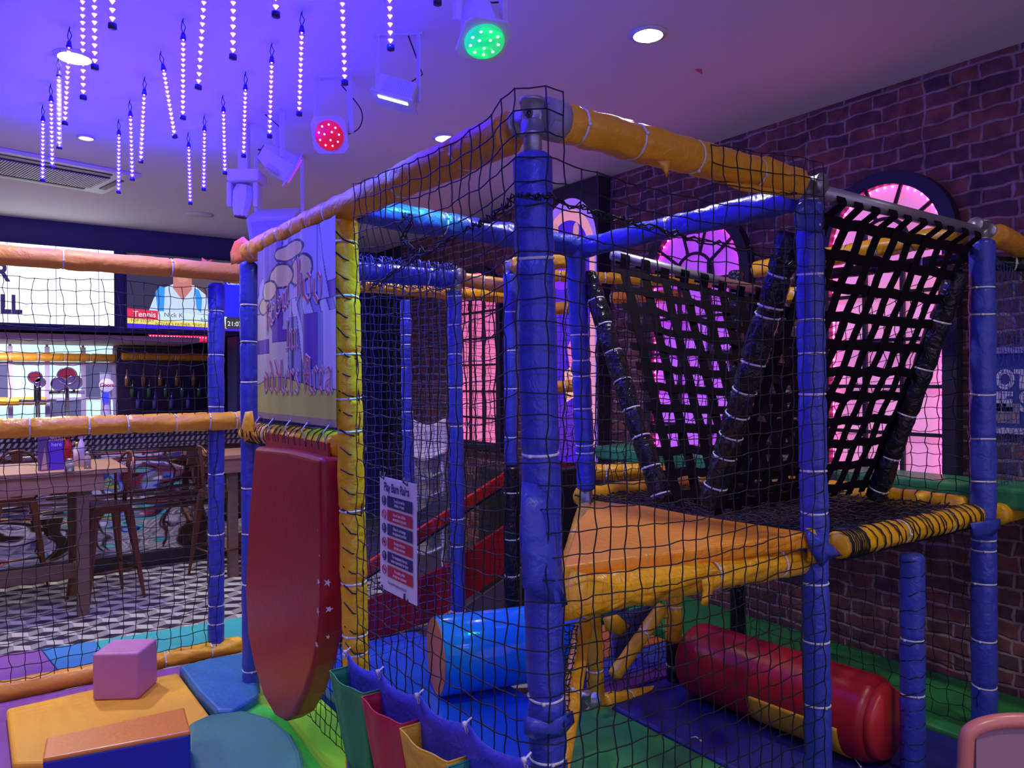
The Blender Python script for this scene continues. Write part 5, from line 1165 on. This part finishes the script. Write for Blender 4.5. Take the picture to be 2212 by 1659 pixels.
# red bolster
e1 = pt(1905, 1520, D=3.15); e1.z = .30; e2 = pt(1500, 1390, D=3.9); e2.z = .30; ax = (e2-e1).normalized(); Lb = (e2-e1).length
bo = thing('foam_bolster', 'long red vinyl bolster with a yellow panel lying on the navy mat', 'bolster', (e1+e2)/2-V((0, 0, .18)))
b = MB(); b.tube([e1, e1+ax*.02, e1+ax*.04, e2-ax*.04, e2-ax*.02, e2], 1, 48, radii=[.155, .172, .178, .178, .172, .155]); b.obj('bolster_body', vinyl('bolster_red', (.42, .012, .02), .33, .1), bo, True)
b = MB(); o1 = ax.cross(V((0, 0, 1))).normalized()
if o1.dot(CAM-e1) < 0: o1 = -o1
b.grid(lambda u, v: e1+ax*(.10+u*Lb*.45)+(o1*math.cos(math.radians(-4-78*v))+V((0, 0, 1))*math.sin(math.radians(-4-78*v)))*.1805, 12, 14); b.obj('yellow_panel', vinyl('bolster_yellow', (.75, .42, .02), .4, .1), bo, True, solid=.003)
b = MB(); b.tube([e1, e1-ax*.035], .158, 40, radii=[.158, .14]); b.obj('bolster_end', vinyl('bolster_end_red', (.62, .03, .03), .35, .1), bo, True)
# striped floor mats further back
matpoly('floor_mat', None, .12, .10, vinyl('mat_plum', (.18, .05, .25), .5, .08), 'plum floor strip under the orange deck, behind the floor rail', bev=.006, world=[(2.54, 2.88), (3.45, 2.88), (3.45, 3.02), (2.54, 3.02)])
matpoly('floor_mat', None, .12, .10, vinyl('mat_dusk', (.06, .11, .42), .5, .08), 'dusky blue floor strip under the orange deck, beyond the plum one', bev=.006, world=[(2.54, 3.03), (3.45, 3.03), (3.45, 3.27), (2.54, 3.27)])
matpoly('floor_mat', None, .12, .10, vinyl('mat_rust', (.75, .20, .04), .5, .08), 'rust-orange floor strip under the orange deck, furthest back', bev=.006, world=[(2.54, 3.28), (3.45, 3.28), (3.45, 3.72), (2.54, 3.72)])
# green blocks at the lower right
matpoly('foam_block', None, .42, .28, GRM, 'green foam block at the bottom right behind the salmon arch', 'block', .03, world=[(2.62, .62), (3.3, .42), (3.3, 1.05), (2.86, 1.14)])
matpoly('foam_ledge', None, 1.22, .10, vinyl('ledge_green', (.04, .30, .12), .45, .1), 'green padded ledge along the brick wall at deck height', 'ledge', .02, world=[(X2+.18, .6), (XW-.09, .6), (XW-.09, 4.4), (X2+.18, 4.4)])
b = MB(); b.box((XW-.06, 2.5, .70), (.08, 3.4, 1.0)) if False else None

for uu, vv, du, dv, lab in ((1492, 1594, 22, 6, 'loose white cable tie lying on the navy mat by the green mat'), (1815, 1606, 44, 50, 'loose white cable tie lying on the navy mat right of the blue post')):
    p = pt(uu, vv, Z=.125); q = pt(uu+du, vv+dv, Z=.125); b = MB(); b.tube([p, lerp(p, q, .5)+V((0, 0, .012)), q], .0025, 5); b.box(q, (.008, .008, .006)); tag(b.obj('cable_tie', TIE, None, True), lab, 'cable tie')
# salmon arch
ca_ = pt(2195, 1600, D=2.05); sal = vinyl('salmon_plastic', (.72, .24, .20), .3, .03); ar = thing('toy_arch', 'salmon plastic arch of a toy seat cut by the right corner', 'toy', V((ca_.x, ca_.y, .12)))
b = MB(); path = []
for k in range(25):
    th = math.pi*k/24; path.append(ca_+_R*(-.135*math.cos(th))+V((0, 0, .055*math.sin(th)**.8 if math.sin(th) > 0 else 0)))
path = [V((path[0].x-.0, path[0].y, .12))-_R*.03]+path+[V((path[-1].x, path[-1].y, .12))+_R*.03]
b.tube(path, .020, 14); b.obj('arch_frame', sal, ar, True)
pl = [p-_F*0 for p in path[1:-1]]; b = MB(); cc_ = ca_
b.prism([lerp(cc_, p, .80) for p in pl]+[V((cc_.x, cc_.y, .12))+_R*.11, V((cc_.x, cc_.y, .12))-_R*.11], _F*.012); b.obj('back_panel', vinyl('salmon_mauve', (.42, .24, .32), .5, .03), ar)  # inner panel, a duller mauve than the arch frame

# ------------------------------------------------------------------ slide
sl = thing('slide', 'red plastic slide descending to the left behind the blue-lit netting', 'slide', (2.5, 4.6, 0)); SR = mat('slide_red', (.60, .03, .02), .25, bump=(5, .05, .01)); SRD = mat('slide_panel_red', (.42, .01, .02), .4)
Ys = 4.45; r0, r1 = pt(738, 1252, Y=Ys), pt(1098, 1016, Y=Ys); w_ = .5
def band(a, b2, dz0, dz1, y0, y1, m, name, bev=.006):
    b = MB(); b.hexa([a+V((0, y0, dz0)), b2+V((0, y0, dz0)), b2+V((0, y1, dz0)), a+V((0, y1, dz0)), a+V((0, y0, dz1)), b2+V((0, y0, dz1)), b2+V((0, y1, dz1)), a+V((0, y1, dz1))]); return b.obj(name, m, sl, bevel=bev)
ext = (r1-r0)*.22
band(r0-ext*.6, r1+ext*0, -.09, 0, 0, .03, SR, 'side_rail', .01); band(r0-ext*.6, r1, -.16, -.12, w_, w_+.03, SR, 'side_rail', .01)
band(r0-ext*.6, r1, -.12, -.10, .02, w_, mat('slide_bed_dark', (.02, .01, .03), .3), 'slide_bed')
g0, g1 = pt(700, 1330, Y=Ys-.04), pt(1128, 1110, Y=Ys-.04)
b = MB(); pp = [(698, 1390), (800, 1385), (940, 1340), (985, 1310), (1128, 1210), (1128, 1112), (960, 1225), (740, 1322), (698, 1340)]
b.prism([pt(u, v, Y=Ys-.05) for u, v in pp], (0, .025, 0)); b.obj('side_panel', SRD, sl)
b = MB(); b.prism([pt(u, v, Y=Ys+.15) for u, v in [(1190, 1160), (1192, 1000), (1248, 1005), (1250, 1040), (1222, 1100), (1205, 1160)]], (0, .03, 0)); b.obj('hood_panel', SRD, sl)
b = MB(); b.prism([pt(u, v, Y=Ys-.01) for u, v in [(1000, 1315), (1128, 1225), (1128, 1325), (985, 1345)]], (0, .02, 0)); b.obj('grey_panel', mat('slide_grey', (.12, .11, .16), .5), sl)
b = MB(); b.box((3.52, Ys+.3, .55), (.62, .6, 1.0)); tag(b.obj('platform_base', mat('black_platform', (.012, .01, .02), .6), bevel=.01), 'black platform base at the top of the red slide', 'platform')
# stacked white chairs
stk = pt(920, 900, D=6.4)
def chair(z, label):
    o = V((stk.x, stk.y, z)); t = thing('plastic_chair', label, 'chair', o, 'stacked white plastic chairs'); m = mat('white_plastic', (.62, .58, .60), .4)
    b = MB(); b.grid(lambda u, v: o+_R*(-.17+.34*u)+V((0, 0, .03*math.cos(u*6.28)+(.0 if v < .5 else (v-.5)*.55)))+_F*(-.16+.3*min(v, .55)/.55+.05*max(0, v-.5)), 8, 12); b.obj('shell', m, t, True, solid=.012)
    for sx in (-1, 1):
        for sf in (-1, 1): b = MB(); b.tube([o+_R*(sx*.14)+_F*(sf*.12), o+_R*(sx*.17)+_F*(sf*.16)+V((0, 0, -.30))], .014, 8); b.obj('leg', m, t, True)
    return t
labs = ['bottom', 'second', 'third', 'fourth', 'fifth', 'top']
for i in range(6): chair(.32+.155*i, labs[i].capitalize()+' chair of the white plastic stack seen through the blue-lit netting')
